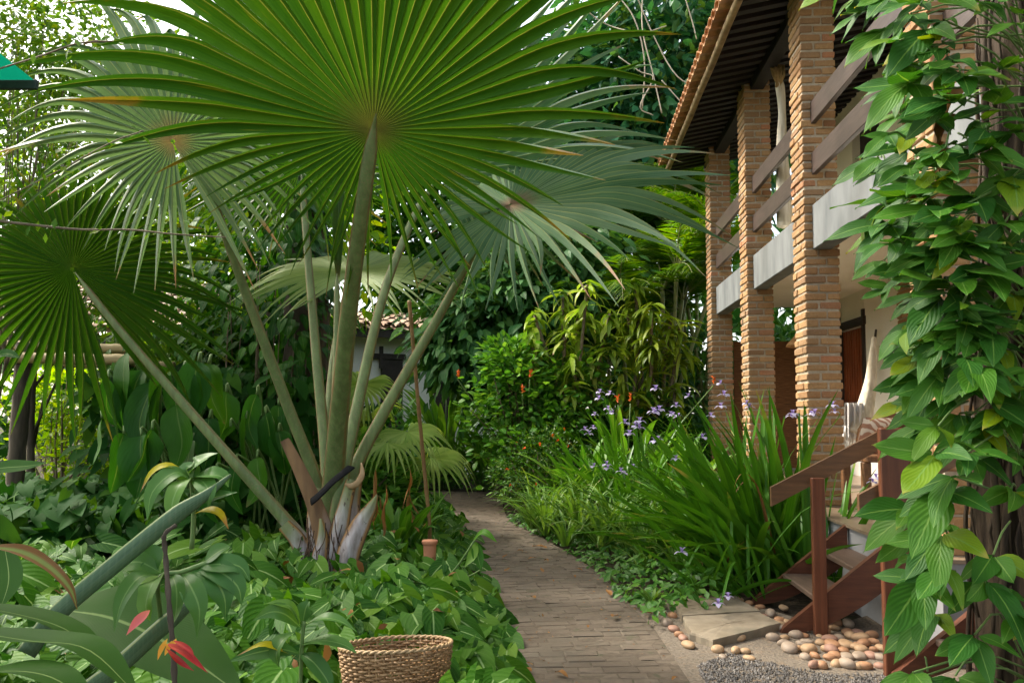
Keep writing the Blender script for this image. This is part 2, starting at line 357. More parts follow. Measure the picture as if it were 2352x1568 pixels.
G['stick'] = noisemat('brown_cane', (.16, .09, .035), (.30, .18, .07), 14., .55, .2)
def petmat():
    n = NT('palm_petiole'); o = n.obj(); sp = n.n('ShaderNodeSeparateXYZ'); n.l(o, sp.inputs[0]); u, v = n.uv()
    z1 = n.noise(90., 3., o); z2 = n.noise(7., 4., n.scalev(o, (1, 1, .3)))
    c = n.ramp(z2, [(.3, (.10, .155, .045)), (.7, (.165, .225, .075))])
    c = n.mix(n.rng(z1, .5, .68, 0., .6), c, (.22, .17, .09))
    z3 = n.noise(26., 4., n.scalev(o, (1, 1, .25))); c = n.mix(n.rng(z3, .4, .65, 0., .65), c, (.085, .105, .035)); e = n.math('ABSOLUTE', n.math('COSINE', n.math('MULTIPLY', u, 6.283))); c = n.mix(n.rng(n.math('ADD', e, n.math('MULTIPLY', n.math('SUBTRACT', z2, .5), .5)), .74, .9, 0., .8), c, (.17, .085, .03))
    w = n.ramp(n.noise(14., 5., n.scalev(o, (1, 1, .22))), [(.3, (.30, .22, .20)), (.48, (.50, .47, .48)), (.75, (.62, .60, .62))])
    w = n.mix(n.rng(n.noise(4., 3., n.scalev(o, (2, 2, .4))), .55, .64, 0., .85), w, (.30, .16, .045))
    f = n.rng(n.math('ADD', sp.outputs[2], n.math('MULTIPLY', n.math('SUBTRACT', z2, .5), .5)), .22, .55, 1., 0.)
    c = n.mix(f, c, w)
    return n.done(n.prin(c, .55, .35, bump=z1, bstr=.35, bdist=.006))
G['petiole'] = petmat()
def basemat():
    n = NT('palm_leaf_base'); o = n.obj(); u, v = n.uv(); a = n.math('MULTIPLY', n.math('ABSOLUTE', n.math('SUBTRACT', u, .5)), 2.)
    z = n.noise(22., 5., n.scalev(o, (1, 1, .2))); z2 = n.noise(5., 4., n.scalev(o, (1.5, 1.5, .5)))
    w = n.ramp(z, [(.28, (.13, .09, .07)), (.45, (.30, .255, .24)), (.72, (.47, .44, .44))])
    g = n.ramp(z2, [(.3, (.15, .19, .07)), (.7, (.24, .25, .13))]); c = n.mix(n.rng(n.math('ADD', v, n.math('MULTIPLY', n.math('SUBTRACT', z2, .5), .6)), .5, .85), w, g)
    c = n.mix(n.rng(n.math('ADD', a, n.math('MULTIPLY', n.math('SUBTRACT', z2, .5), .7)), .62, .85, 0., .9), c, (.28, .14, .035)); c = n.mix(n.rng(a, .9, 1., 0., .9), c, (.05, .03, .02))
    c = n.mix(n.rng(n.noise(30., 3., n.scalev(o, (1, 1, .35))), .63, .67, 0., .85), c, (.06, .035, .025))
    return n.done(n.prin(c, .7, .25, bump=z, bstr=.5, bdist=.012))
G['base'] = basemat()
G['fibre'] = noisemat('dark_palm_fibre', (.025, .016, .010), (.10, .06, .035), 30., .95, .7, .02, stretch=(1, 1, .2))
G['sheath'] = noisemat('brown_sheath', (.10, .055, .03), (.26, .15, .07), 9., .7, .4, stretch=(1, 1, .2), third=(.42, .36, .36))
# building
def brickmat(name, cs, rough=.85):
    n = NT(name); r = n.rnd(); c = n.ramp(r, cs); o = n.obj(); z = n.noise(38., 5., o)
    c = n.mix(n.rng(z, .35, .7, 0., .4), c, (.20, .105, .05)); c = n.mix(n.rng(n.noise(3., 4., o), .6, .75, 0., .35), c, (.42, .36, .28))
    c = n.mix(n.rng(n.noise(70., 2., o), .68, .74, 0., .6), c, (.5, .46, .40)); c = n.mix(n.rng(n.noise(1.1, 5., o), .48, .68, 0., .5), c, (.22, .14, .075))
    return n.done(n.prin(c, rough, .2, bump=z, bstr=.5, bdist=.01))
G['brick'] = brickmat('orange_brick', [(0, (.32, .18, .085)), (.4, (.38, .225, .105)), (.75, (.43, .265, .125)), (.93, (.26, .16, .09)), (1, (.44, .195, .10))])
G['mortar'] = noisemat('grey_mortar', (.33, .28, .21), (.45, .39, .30), 30., .95, .5)
G['white'] = noisemat('white_plaster', (.80, .77, .70), (.86, .83, .77), 2.5, .85, .06)
G['cream'] = noisemat('cream_plaster', (.72, .65, .46), (.78, .72, .53), 2.5, .85, .06)
G['concrete'] = noisemat('grey_concrete', (.115, .125, .128), (.205, .218, .22), 5., .85, .25, third=(.10, .105, .10), stretch=(1, 1, .35))
G['plinth'] = noisemat('painted_plinth', (.21, .21, .215), (.31, .31, .31), 3., .85, .15)
G['darkwood'] = woodmat('dark_stained_wood', (.022, .015, .012), (.05, .035, .028), .6, 'y')
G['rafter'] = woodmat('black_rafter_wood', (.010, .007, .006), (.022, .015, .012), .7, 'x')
G['rail'] = woodmat('brown_rail_wood', (.042, .031, .028), (.095, .068, .058), .34, 'y')
G['redwood'] = woodmat('red_stair_wood', (.065, .024, .014), (.145, .05, .025), .35, 'x')
G['redpost'] = woodmat('red_post_wood', (.09, .031, .016), (.165, .057, .027), .35, 'z')
G['tread'] = woodmat('worn_tread_wood', (.08, .052, .037), (.15, .10, .07), .55, 'y')
G['handrail'] = woodmat('brown_handrail_wood', (.075, .039, .02), (.16, .085, .04), .4, 'x')
G['endgrain'] = noisemat('raw_board_edge', (.36, .24, .13), (.50, .36, .21), 20., .7, .2)
G['shutter'] = woodmat('red_shutter_wood', (.14, .035, .012), (.30, .085, .03), .3, 'z')
G['roofpole'] = noisemat('old_fascia_wood', (.18, .12, .06), (.36, .26, .14), 6., .8, .4, third=(.06, .045, .03))
def tilemat(name, cs, moss=True):
    n = NT(name); c = n.ramp(n.rnd(), cs); o = n.obj(); z = n.noise(14., 5., o)
    c = n.mix(n.rng(z, .45, .7, 0., .6), c, (.12, .085, .06))
    return n.done(n.prin(c, .85, .2, bump=z, bstr=.4, bdist=.01))
G['tile'] = tilemat('clay_roof_tile', [(0, (.34, .165, .075)), (.5, (.45, .24, .115)), (1, (.50, .31, .17))])
G['oldtile'] = tilemat('weathered_roof_tile', [(0, (.30, .19, .14)), (.5, (.42, .30, .22)), (1, (.50, .40, .32))])
def floormat():
    n = NT('porch_tile'); o = n.obj(); b = n.n('ShaderNodeTexBrick'); n.l(o, b.inputs['Vector']); b.offset = 0.; b.inputs['Scale'].default_value = 1.
    b.inputs['Brick Width'].default_value = .3; b.inputs['Row Height'].default_value = .3; b.inputs['Mortar Size'].default_value = .006
    b.inputs['Color1'].default_value = (.20, .145, .095, 1); b.inputs['Color2'].default_value = (.235, .175, .12, 1); b.inputs['Mortar'].default_value = (.18, .13, .09, 1)
    c = n.mix(n.rng(n.noise(9., 4., o), .4, .7, 0., .4), b.outputs[0], (.24, .16, .10)); return n.done(n.prin(c, .35, .4))
G['floor'] = floormat()
# ground
def soilmat():
    n = NT('damp_soil'); o = n.obj(); z = n.noise(24., 6., o); c = n.ramp(z, [(.3, (.020, .015, .010)), (.7, (.075, .055, .036))])
    c = n.mix(n.rng(n.noise(2.3, 4., o), .5, .65, 0., .6), c, (.04, .055, .02)); return n.done(n.prin(c, .95, .15, bump=z, bstr=.6, bdist=.03))
G['soil'] = soilmat()
def pavmat():
    n = NT('worn_paving_brick'); o = n.obj(); c = n.ramp(n.rnd(), [(0, (.104, .080, .056)), (.35, (.115, .089, .062)), (.7, (.127, .098, .069)), (1, (.142, .111, .08))]); z = n.noise(26., 6., o)
    c = n.mix(n.rng(z, .4, .7, 0., .5), c, (.085, .066, .048)); c = n.mix(n.rng(n.noise(1.7, 5., o), .5, .7, 0., .55), c, (.09, .08, .058))
    c = n.mix(n.rng(n.noise(5., 5., o), .58, .72, 0., .45), c, (.22, .18, .135))
    return n.done(n.prin(c, .82, .3, bump=z, bstr=.5, bdist=.012))
G['paver'] = pavmat()
G['joint'] = noisemat('joint_soil', (.07, .054, .038), (.128, .10, .07), 30., .95, .5, third=(.055, .06, .03))
G['gravel'] = noisemat('grey_gravel_bed', (.10, .082, .062), (.22, .18, .135), 60., .95, .7, .02, third=(.20, .145, .095))
G['chip'] = noisemat('gravel_chip', (.09, .082, .074), (.23, .205, .18), 9., .9, .2, island=.5)
G['slab'] = noisemat('stone_slab', (.17, .135, .09), (.30, .25, .18), 7., .85, .5, third=(.13, .115, .08))
G['peb'] = [noisemat('tan_pebble', (.32, .20, .11), (.44, .29, .165), 7., .6, .1), noisemat('orange_pebble', (.29, .15, .075), (.40, .215, .115), 7., .6, .1),
            noisemat('grey_pebble', (.25, .185, .13), (.34, .265, .20), 7., .6, .1), noisemat('rose_pebble', (.25, .135, .09), (.35, .20, .14), 7., .6, .1)]
def wickmat():
    n = NT('woven_cane'); o = n.obj(); z = n.noise(30., 4., o); c = n.ramp(n.rnd(), [(0, (.20, .11, .045)), (.5, (.28, .16, .07)), (1, (.36, .22, .105))])
    c = n.mix(n.rng(z, .45, .7, 0., .45), c, (.18, .095, .04)); return n.done(n.prin(c, .5, .35, bump=z, bstr=.2, bdist=.002))
G['wicker'] = wickmat()
G['wickrim'] = noisemat('pale_cane', (.30, .19, .09), (.40, .27, .14), 20., .5, .2)
G['terra'] = noisemat('terracotta', (.42, .17, .085), (.50, .22, .115), 9., .75, .1)
G['black'] = noisemat('black_strap', (.006, .006, .007), (.012, .012, .013), 20., .8, .1, spec=.1)
G['teal'] = leafmat('teal_canvas', [(0, (.004, .25, .17)), (1, (.006, .30, .20))], trans=.3, rough=.8, spec=.1, tcol=(.8, .8, .8), spots=.2)
G['tealdark'] = noisemat('dark_canvas_edge', (.02, .035, .03), (.03, .05, .04), 40., .8, .1)
G['metal'] = noisemat('grey_metal', (.2, .2, .2), (.26, .26, .26), 8., .4, .05)
def petalmat(name, a, b, tr=.3):
    n = NT(name); u, v = n.uv(); c = n.ramp(v, [(.05, b), (.45, a), (1, a)]); p = n.prin(c, .5, .25); t = n.n('ShaderNodeBsdfTranslucent'); n.l(c, t.inputs[0])
    m = n.n('ShaderNodeMixShader'); m.inputs[0].default_value = tr; n.l(p.outputs[0], m.inputs[1]); n.l(t.outputs[0], m.inputs[2]); return n.done(m)
G['petal'] = petalmat('violet_petal', (.38, .30, .58), (.22, .13, .42)); G['petalpale'] = petalmat('pale_violet_petal', (.50, .46, .64), (.34, .25, .52))
G['orange'] = petalmat('orange_bract', (.75, .13, .02), (.80, .26, .03)); G['red'] = petalmat('red_bract', (.26, .008, .006), (.40, .04, .015), .08); G['pink'] = petalmat('pink_bract', (.72, .16, .15), (.75, .22, .13)); G['yelfl'] = petalmat('orange_stamen', (.7, .32, .03), (.7, .4, .05))
def clothmat(name, a, b, sc):
    n = NT(name); o = n.obj(); z = n.noise(sc, 3., n.scalev(o, (1, 1, .12))); c = n.ramp(z, [(.35, a), (.65, b)]); return n.done(n.prin(c, .9, .15, bump=z, bstr=.4, bdist=.01))
G['hammock'] = clothmat('cream_cotton', (.60, .53, .40), (.80, .74, .62), 26.); G['lace'] = clothmat('white_lace', (.66, .64, .62), (.80, .78, .76), 40.); G['rope'] = clothmat('jute_rope', (.30, .19, .08), (.46, .31, .14), 40.)
def cushmat():
    n = NT('patterned_cushion'); o = n.obj(); w = n.n('ShaderNodeTexWave', wave_type='BANDS', bands_direction='DIAGONAL'); n.l(o, w.inputs[0]); w.inputs['Scale'].default_value = 9.; w.inputs['Distortion'].default_value = 6.
    c = n.mix(n.rng(w.outputs[1], .4, .6), (.60, .50, .40), (.33, .17, .11)); return n.done(n.prin(c, .85, .2))
G['cushion'] = cushmat()
def matmat():
    n = NT('bamboo_mat'); o = n.obj(); z = n.noise(6., 4., n.scalev(o, (1.5, 1.5, 26))); c = n.ramp(z, [(.3, (.075, .03, .012)), (.55, (.19, .085, .03)), (.75, (.30, .15, .06))]); return n.done(n.prin(c, .6, .3, bump=z, bstr=.4, bdist=.01))
G['mat'] = matmat(); G['rattan'] = noisemat('rattan_shade', (.22, .11, .035), (.38, .21, .08), 40., .6, .4)
G['bench'] = woodmat('carved_bench_wood', (.09, .04, .018), (.22, .105, .045), .5, 'y')
# ------------------------------------------------------------------ ground, path
def sheet(name, mat, xs, ys, zf, **kw):
    X, Y = np.meshgrid(xs, ys); Z = zf(X, Y); V = np.stack([X, Y, Z], -1).reshape(-1, 3); k = len(xs)
    Q = [[i*k+j, i*k+j+1, (i+1)*k+j+1, (i+1)*k+j] for i in range(len(ys)-1) for j in range(k-1)]
    return MB().add(V, Q).build(name, mat, **kw)
xs = np.concatenate([[-200, -60, -20], np.linspace(-12, 8, 41), [20, 60, 200]]); ys = np.concatenate([[-20, -5], np.linspace(0, 20, 41), [30, 60, 150, 400]])
sheet('ground', G['soil'], xs, ys, lambda X, Y: -.03+.02*np.sin(X*1.3)*np.cos(Y*1.1)*((np.abs(X) < 12) & (Y < 20)), kind='structure')
# path: left and right edge picked on the ground
PL = np.array([gnd(u, v)[:2] for u, v in ((1185, 1640), (1176, 1568), (1165, 1460), (1140, 1380), (1110, 1300), (1085, 1230), (1050, 1190), (1015, 1150), (975, 1128))])
PR = np.array([gnd(u, v)[:2] for u, v in ((1700, 1680), (1580, 1568), (1500, 1450), (1420, 1370), (1345, 1300), (1250, 1240), (1175, 1200), (1150, 1165), (1150, 1128))])
NP = 120
pl = catmull(np.c_[PL, np.zeros(len(PL))], NP)[:, :2]; pr = catmull(np.c_[PR, np.zeros(len(PR))], NP)[:, :2]
m = MB()
V = np.array([[*(a+(b-a)*s), -.0012] for a, b in zip(pl, pr) for s in (-.04, .25, .5, .75, 1.04)])
m.add(V, [[i*5+j, i*5+j+1, (i+1)*5+j+1, (i+1)*5+j] for i in range(NP-1) for j in range(4)])
m.build('path_bed', G['joint'], kind='structure')
m = MB()
cl = (pl+pr)/2; s = np.concatenate([[0], np.cumsum(np.linalg.norm(np.diff(cl, axis=0), axis=1))])
row = 0; q = 0.
while q < s[-1]-.06:
    a = np.array([np.interp(q+.05, s, pl[:, k]) for k in (0, 1)]); b = np.array([np.interp(q+.05, s, pr[:, k]) for k in (0, 1)])
    w = np.linalg.norm(b-a); d = (b-a)/w; ang = math.atan2(d[1], d[0]); x = -U(.0, .12) if row % 2 else 0.
    wob = U(-.008, .008)
    while x < w-.03:
        L = U(.11, .22); x0 = max(x, 0); x1 = min(x+L, w+U(-.01, .03))
        if x1-x0 > .04:
            c = a+d*(x0+x1)/2
            if rng.random() > .015:
                V, Q, T = chbox((x1-x0)/2-U(.0008, .003), .0475-U(.0005, .0025), 0.02, U(.003, .006))
                V = V+rng.normal(0, .0022, V.shape); V = V @ rotz(ang+U(-.012, .012)).T
                V[:, 2] += V[:, 0]*U(-.012, .012)+V[:, 1]*U(-.02, .02)
                m.add(V+np.array([c[0], c[1]+wob, -.0185+U(-.003, .0018)]), Q, T)
        x += L
    q += .098; row += 1
m.build('path', G['paver'], smooth=False, kind='structure')
# loose brown joints: the dark crack along the left edge course
# ------------------------------------------------------------------ house
BA = math.atan(.064); HR = rotz(-BA)
def H(a, s_, z): return np.array([2.025+.064*a+s_*math.cos(BA), a-s_*math.sin(BA), z])
def hb(mb, a0, a1, s0, s1, z0, z1, ch=0., mi=0):
    mb.box(H((a0+a1)/2, (s0+s1)/2, (z0+z1)/2), (abs(s1-s0), abs(a1-a0), abs(z1-z0)), HR, ch, mi)
house = thing('brick_house', 'two storey house with orange brick pillars, wooden balcony rails and a tiled roof', 'house', H(7, 0, 0))
PA = [4.45, 6.9, 9.1, 11.35]; PW = .29; PD = .36; DECK = .555; TOP = 5.12
def pillar(a0, s0=0., z0=DECK, z1=TOP, w=PW, d=PD):
    m = MB(); hb(m, a0+.012, a0+d-.012, s0+.012, s0+w-.012, z0, z1, mi=1)
    ch = .0745; n = int((z1-z0)/ch); bl = (w-.014)*.655; bh = w-.014-bl
    for i in range(n):
        z = z0+i*ch+.031+U(-.003, .003)
        def bk(a, b, sa, sb):
            V, Q, T = chbox((sb-sa)/2+U(-.004, .004), (b-a)/2+U(-.004, .004), .0275+U(-.003, .002), .006)
            V = V+rng.normal(0, .0016, V.shape); V = V @ rotz(-BA+U(-.01, .01)).T
            m.add(V+H((a+b)/2+U(-.003, .003), (sa+sb)/2+U(-.003, .003), z), Q, T)
        g = .014; hh = .105; Ld = d-hh-g
        fl = i % 2
        # pinwheel of four stretchers and a core
        Lw = w-hh-g
        if fl:
            bk(a0, a0+hh, s0, s0+Lw); bk(a0, a0+Ld, s0+Lw+g, s0+w); bk(a0+Ld+g, a0+d, s0+hh+g, s0+w); bk(a0+hh+g, a0+d, s0, s0+hh)
        else:
            bk(a0, a0+hh, s0+hh+g, s0+w); bk(a0+hh+g, a0+d, s0+Lw+g, s0+w); bk(a0+Ld+g, a0+d, s0, s0+Lw); bk(a0, a0+Ld, s0, s0+hh)
    return m.build('brick_pillar', [G['brick'], G['mortar']], house, smooth=False)
for a in PA: pillar(a)
# floor slab / plinth / steps level
m = MB(); hb(m, 4.36, 12.4, -.06, 5.0, -.1, DECK-.024); hb(m, 1.0, 4.355, .245, 5.0, -.1, DECK-.024); m.build('plinth', G['plinth'], house, smooth=False)
m = MB(); hb(m, 4.34, 12.4, -.085, 5.0, DECK-.02, DECK); hb(m, 1.0, 4.336, .22, 5.0, DECK-.02, DECK); m.build('porch_floor', G['floor'], house, smooth=False)
# concrete beams between pillars, slab above
for i in range(3):
    m = MB(); hb(m, PA[i]+PD+.002, PA[i+1]-.002, .07, .22, 2.70, 3.08, .006); m.build('concrete_beam', G['concrete'], house, smooth=False)
m = MB(); hb(m, 1.0, PA[0]-.002, .07, .22, 2.70, 3.08, .006); m.build('concrete_beam', G['concrete'], house, smooth=False)
m = MB(); hb(m, 1.0, 11.9, .222, 4.9, 2.86, 3.07); m.build('floor_slab', G['white'], house, smooth=False)
for i in range(-1, 3):
    a0 = PA[i]+PD+.0 if i >= 0 else 1.0; a1 = PA[i+1]
    for z in (3.34, 3.78):
        m = MB(); hb(m, a0-.03, a1+.03, .075, .118, z, z+.19, .004); m.build('balcony_rail', G['rail'], house, smooth=False)
# walls
WS = 1.66
def wallpieces(z0, z1, holes, a0, a1, mat, name):
    m = MB(); cuts = sorted(holes); a = a0
    for (h0, h1, b, t) in cuts:
        hb(m, a, h0, WS, WS+.15, z0, z1)
        if b > z0: hb(m, h0, h1, WS, WS+.15, z0, b)
        if t < z1: hb(m, h0, h1, WS, WS+.15, t, z1)
        a = h1
    hb(m, a, a1, WS, WS+.15, z0, z1); return m.build(name, mat, house, smooth=False)
wallpieces(DECK, 2.86, [(10.25, 11.1, 1.47, 2.42)], 1.0, 11.9, G['white'], 'lower_wall')
wallpieces(3.08, 5.9, [(9.6, 10.5, 3.09, 5.2)], 1.0, 11.9, G['cream'], 'upper_wall')
m = MB(); hb(m, 11.75, 11.9, WS+.152, 4.9, DECK, 2.86); hb(m, 11.75, 11.9, WS+.152, 4.9, 3.08, 5.9); m.build('end_wall', G['white'], house, smooth=False)
m = MB(); hb(m, 9.6, 10.5, WS+.1, WS+.13, 3.09, 5.2, mi=0); m.build('upper_door', G['darkwood'], house, smooth=False)
sh = MB(); hb(sh, 10.27, 10.67, WS+.02, WS+.055, 1.48, 2.41, .004); hb(sh, 10.69, 11.08, WS+.02, WS+.055, 1.48, 2.41, .004)
for k in range(9): hb(sh, 10.29+k*.09, 10.3+k*.09, WS+.012, WS+.021, 1.5, 2.4)
sho = sh.build('window_shutter', G['shutter'], house, smooth=False)
f = MB(); hb(f, 10.17, 11.2, WS-.035, WS+.03, 2.425, 2.53, .005); hb(f, 10.2, 10.262, WS-.03, WS+.03, 1.44, 2.62, .004); hb(f, 11.09, 11.15, WS-.03, WS+.03, 1.44, 2.62, .004); hb(f, 10.22, 11.13, WS-.03, WS+.04, 1.43, 1.475, .004)
f.build('window_frame', G['darkwood'], sho, smooth=False)
# engaged brick pier on the wall
pillar(8.55, WS-.1, DECK, 2.86, w=.29, d=.42); pillar(8.4, WS-.1, 3.08, 5.9, w=.29, d=.3)
# ------- roof
EO = -.56; SL = math.tan(math.radians(10.5)); ZE = 4.98
def RZ(s_): return ZE+(s_-EO)*SL
RL = 4.6
roof = MB()
cs_ = []
na = int((12.25-2.6)/.18)
ang = np.linspace(0, np.pi, 6)
for j in range(na):
    a = 2.6+j*.18
    for i in range(10):
        s0 = EO-.06+i*.44; s1 = s0+.50
        if s0 > RL: break
        if j in (26,) and i == 2: continue
        for k, (da, sgn, zo) in enumerate(((0, -1, .05), (.09, 1, .095))):
            if k == 1 and i == 0: s0b = s0-.01
            r0, r1 = .078, .07
            zz = zo+i*.002+U(-.006, .006)
            P = []
            for (ss, r, lift) in ((s0, r0, .018), (s1, r1, 0.)):
                for rr in (r, r-.014):
                    for t in ang:
                        P.append(H(a+da+rr*math.cos(t), ss, RZ(ss)+zz+lift+sgn*rr*math.sin(t)*.62))
            P = np.array(P); n = len(ang); Q = []
            for t in range(n-1):
                Q += [[t, t+1, 2*n+t+1, 2*n+t], [n+t, 3*n+t, 3*n+t+1, n+t+1], [t, n+t, n+t+1, t+1], [2*n+t, 2*n+t+1, 3*n+t+1, 3*n+t]]
            Q += [[0, 2*n, 3*n, n], [n-1, 2*n-1, 4*n-1, 3*n-1]]
            roof.add(P, Q)
ro = roof.build('roof', G['tile'], house, smooth=False)
rf = MB()
for j in range(na+1):
    a = 2.6+j*.18-.005; p0 = H(a, EO+.1, RZ(EO+.1)-.045); p1 = H(a, RL, RZ(RL)-.045)
    d = p1-p0; L = np.linalg.norm(d); R = frame(np.array([d]), np.array([[0, 0, 1.]]))[0]
    rf.box((p0+p1)/2+[0, 0, .018], (.085, L, .06), R)
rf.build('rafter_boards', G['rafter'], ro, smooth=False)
fs = MB(); p0 = H(2.6, EO+.07, RZ(EO+.07)-.055); p1 = H(12.25, EO+.07, RZ(EO+.07)-.055)
fs.tube([p0+(p1-p0)*t+np.array([0, 0, .006*math.sin(t*40)]) for t in np.linspace(0, 1, 40)], .038, 7); fs.build('fascia_pole', G['roofpole'], ro)
pb = MB(); hb(pb, 2.6, 12.2, .07, .22, TOP-.02, RZ(.07)-.085); hb(pb, 2.6, 12.2, .06, .23, TOP-.14, TOP-.022) if False else None
for i in range(-1, 4):
    a0 = (PA[i]+PD) if i >= 0 else 2.6; a1 = PA[i+1] if i < 3 else 12.2
    hb(pb, a0+.003, a1-.003, .075, .215, TOP-.16, TOP-.022)
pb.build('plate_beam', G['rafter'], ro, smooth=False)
# ------------------------------------------------------------------ stairs
def stairs(a0, a1, tag, ds=.0):
    """steps rising away from the path towards the porch, between a0 and a1 along the house"""
    o = thing('wooden_stairs', tag, 'stairs', H((a0+a1)/2, -.4, 0))
    ax = np.array([math.cos(BA), -math.sin(BA), 0]); az = np.array([math.sin(BA), math.cos(BA), 0])
    sl = .175/.24
    # profile in (s,z): angled plank, curved underside
    s0, sE = -.735+ds, -.075+ds
    up_ = [(s0, .012), (sE, .012+(sE-s0)*sl+.07)]
    n = 14; low = []
    for t in np.linspace(0, 1, n):
        low.append((sE+(s0+.05-sE)*t, .30*(1-t)**1.7+.0))
    poly = [(s0, .0)]+[(s0+.02, .035), (sE, .035+(sE-s0)*sl+.04)]+[(sE, .30)]+low[1:]
    for a in (a0, a1-.045): MB().prism(poly, ax, [0, 0, 1], az, H(a, 0, 0), .045).build('stringer', G['redwood'], o, smooth=False)
    for k, (sn, z) in enumerate(((-.52, .215), (-.285, .39))):
        m = MB(); hb(m, a0+.047, a1-.047, sn+ds, sn+.26+ds, z-.035, z, .006); m.build('tread', G['tread'], o, smooth=False)
    return o
st = stairs(5.0, 5.82, 'red brown wooden porch steps with two open treads and a slim newel post')
m = MB(); hb(m, 4.955, 4.998, -.545, -.468, -.01, .93, .004); m.build('newel_post', G['redpost'], st, smooth=False)
def handrail(a, sA, zA, sB, zB, parent, h=.115, t=.032):
    ax = np.array([math.cos(BA), -math.sin(BA), 0]); az = np.array([math.sin(BA), math.cos(BA), 0])
    d = np.array([sB-sA, zB-zA]); 
    poly = [(sA, zA), (sB, zB), (sB, zB+h), (sA, zA+h)]
    return MB().prism(poly, ax, [0, 0, 1], az, H(a, 0, 0), t).build('handrail', G['handrail'], parent, smooth=False)
handrail(5.0, -.775, .755, .10, 1.215, st)
m = MB(); hb(m, 4.955, 4.998, .035, .11, DECK, 1.36, .004); m.build('newel_post', G['redpost'], st, smooth=False)
st2 = stairs(3.25, 4.16, 'nearer porch steps with a tall broad newel board, mostly behind the vine covered trunk', .305)
m = MB(); hb(m, 4.17, 4.215, -.43, -.285, -.01, 1.24, .005); m.build('newel_board', G['redpost'], st2, smooth=False)
handrail(4.217, -.525, .785, .3, 1.23, st2)
# ------------------------------------------------------------------ porch furnishings
# bamboo mat
m = MB(); c0 = 11.55
hb(m, c0, c0+.03, .34, 1.62, DECK+.03, 2.34)
for k in range(60): hb(m, c0-.006, c0, .34, 1.62, DECK+.05+k*.029, DECK+.05+k*.029+.02)
m.build('bamboo_screen', G['mat'], smooth=False, base=H(c0, .9, DECK), label='brown bamboo mat screen closing the far end of the porch', category='screen')
m = MB(); z = 2.34
# pendant lamp
lp = thing('pendant_lamp', 'woven rattan pendant lamp hanging under the porch ceiling', 'lamp', H(9.9, .86, 2.05))
c = H(9.9, .86, 0)
pr_ = [(.03, 2.50), (.035, 2.44), (.05, 2.38), (.085, 2.31), (.15, 2.24), (.215, 2.17), (.235, 2.13), (.228, 2.13), (.205, 2.165), (.14, 2.232), (.075, 2.30), (.04, 2.37)]
MB().lathe(pr_, c, 32).build('lamp_shade', G['rattan'], lp)
m = MB(); m.tube([c+[0, 0, 2.49], c+[0, 0, 2.72], c+[0, 0, 2.86]], .006, 6); m.lathe([(.005, 2.858), (.09, 2.858), (.1, 2.845), (.005, 2.83)], c, 24); m.build('cord', G['rattan'], lp)
# upper gathered hammock
h1 = thing('hammock', 'cream cotton hammock gathered and hanging from the roof beam between the pillars', 'hammock', H(8.4, .3, 4.4))
def bundle(pts, rad, k=18, rip=.18, n=40):
    P = catmull(pts, n); r = np.interp(np.linspace(0, 1, n), np.linspace(0, 1, len(rad)), rad)
    m = MB(); m.tube(P, r, k); V = m.v[0]; nv = n*k
    th = np.tile(np.arange(k), n); ax_ = np.repeat(P, k, 0); w = 1+rip*np.where(th % 2 == 0, 1, -1)*(.6+.4*np.sin(th*2.1+np.repeat(np.arange(n), k)*.05))
    V[:nv] = ax_+(V[:nv]-ax_)*w[:, None]; return m
p0 = at(1792, 170, 8.5); p1 = at(1796, 440, 8.45)
bundle([at(1783, 172, 8.5), at(1791, 200, 8.48), at(1796, 260, 8.46), at(1795, 340, 8.44), at(1800, 440, 8.42), at(1803, 520, 8.4)], [.02, .045, .035, .05, .07, .075]).build('fabric', G['hammock'], h1)
m = MB(); m.tube([at(1779, 95, 8.6), at(1778, 140, 8.55), at(1786, 175, 8.5)], .012, 6); m.tube([at(1779, 95, 8.6), at(1786, 150, 8.55), at(1795, 175, 8.5)], .012, 6)
for k in range(7): m.tube([at(1770+k*5, 150, 8.5+U(-.03, .03)), at(1776+k*4+U(-3, 3), 172, 8.46), at(1790+U(-8, 8), 196+U(0, 20), 8.45)], .014, 5)
m.build('rope', G['rope'], h1)
h3 = MB(); h3.tube(catmull([at(1707, 425, 11.2), at(1697, 455, 11.15), at(1700, 478, 11.1), at(1708, 470, 11.1), at(1706, 448, 11.15), at(1700, 470, 11.1), at(1706, 500, 11.1)], 30), .028, 8)
h3.build('hammock_tail', G['hammock'], base=at(1702, 460, 11.15), label='small cream loop of hammock cord beside the farthest pillar', category='hammock')
h2 = thing('hammock', 'cream hammock hung on the white wall with its folds falling over the bench', 'hammock', at(2010, 900, 7.5))
bundle([at(2008, 775, 7.9), at(2004, 820, 7.85), at(1998, 880, 7.8), at(1985, 940, 7.7), at(1968, 1000, 7.6)], [.02, .035, .05, .07, .095], rip=.2).build('fabric', G['hammock'], h2)
m = MB()
for (u0, v0, u1, v1, Yd) in ((1940, 925, 1985, 1005, 7.6),):
    nn = 14; vv = []
    for i in range(nn):
        for j in range(10):
            u = u0+(u1-u0)*i/(nn-1); v = v0+(v1-v0)*j/9+6*math.sin(i*1.3)*(j/9)
            vv.append(at(u, v, Yd+.05*math.sin(i*1.7)))
    m.add(vv, [[i*10+j, i*10+j+1, (i+1)*10+j+1, (i+1)*10+j] for i in range(nn-1) for j in range(9)])
for i in range(14):
    u = 1938+i*4; m.tube([at(u, 985+U(-8, 8), 7.6), at(u+U(-2, 2), 1010+U(0, 25), 7.58)], .008, 5)
m.build('fringe', G['lace'], h2)
m = MB(); m.tube([at(2010, 775, 7.9), at(2012, 758, 8.0)], .012, 6); m.build('hook', G['darkwood'], h2)
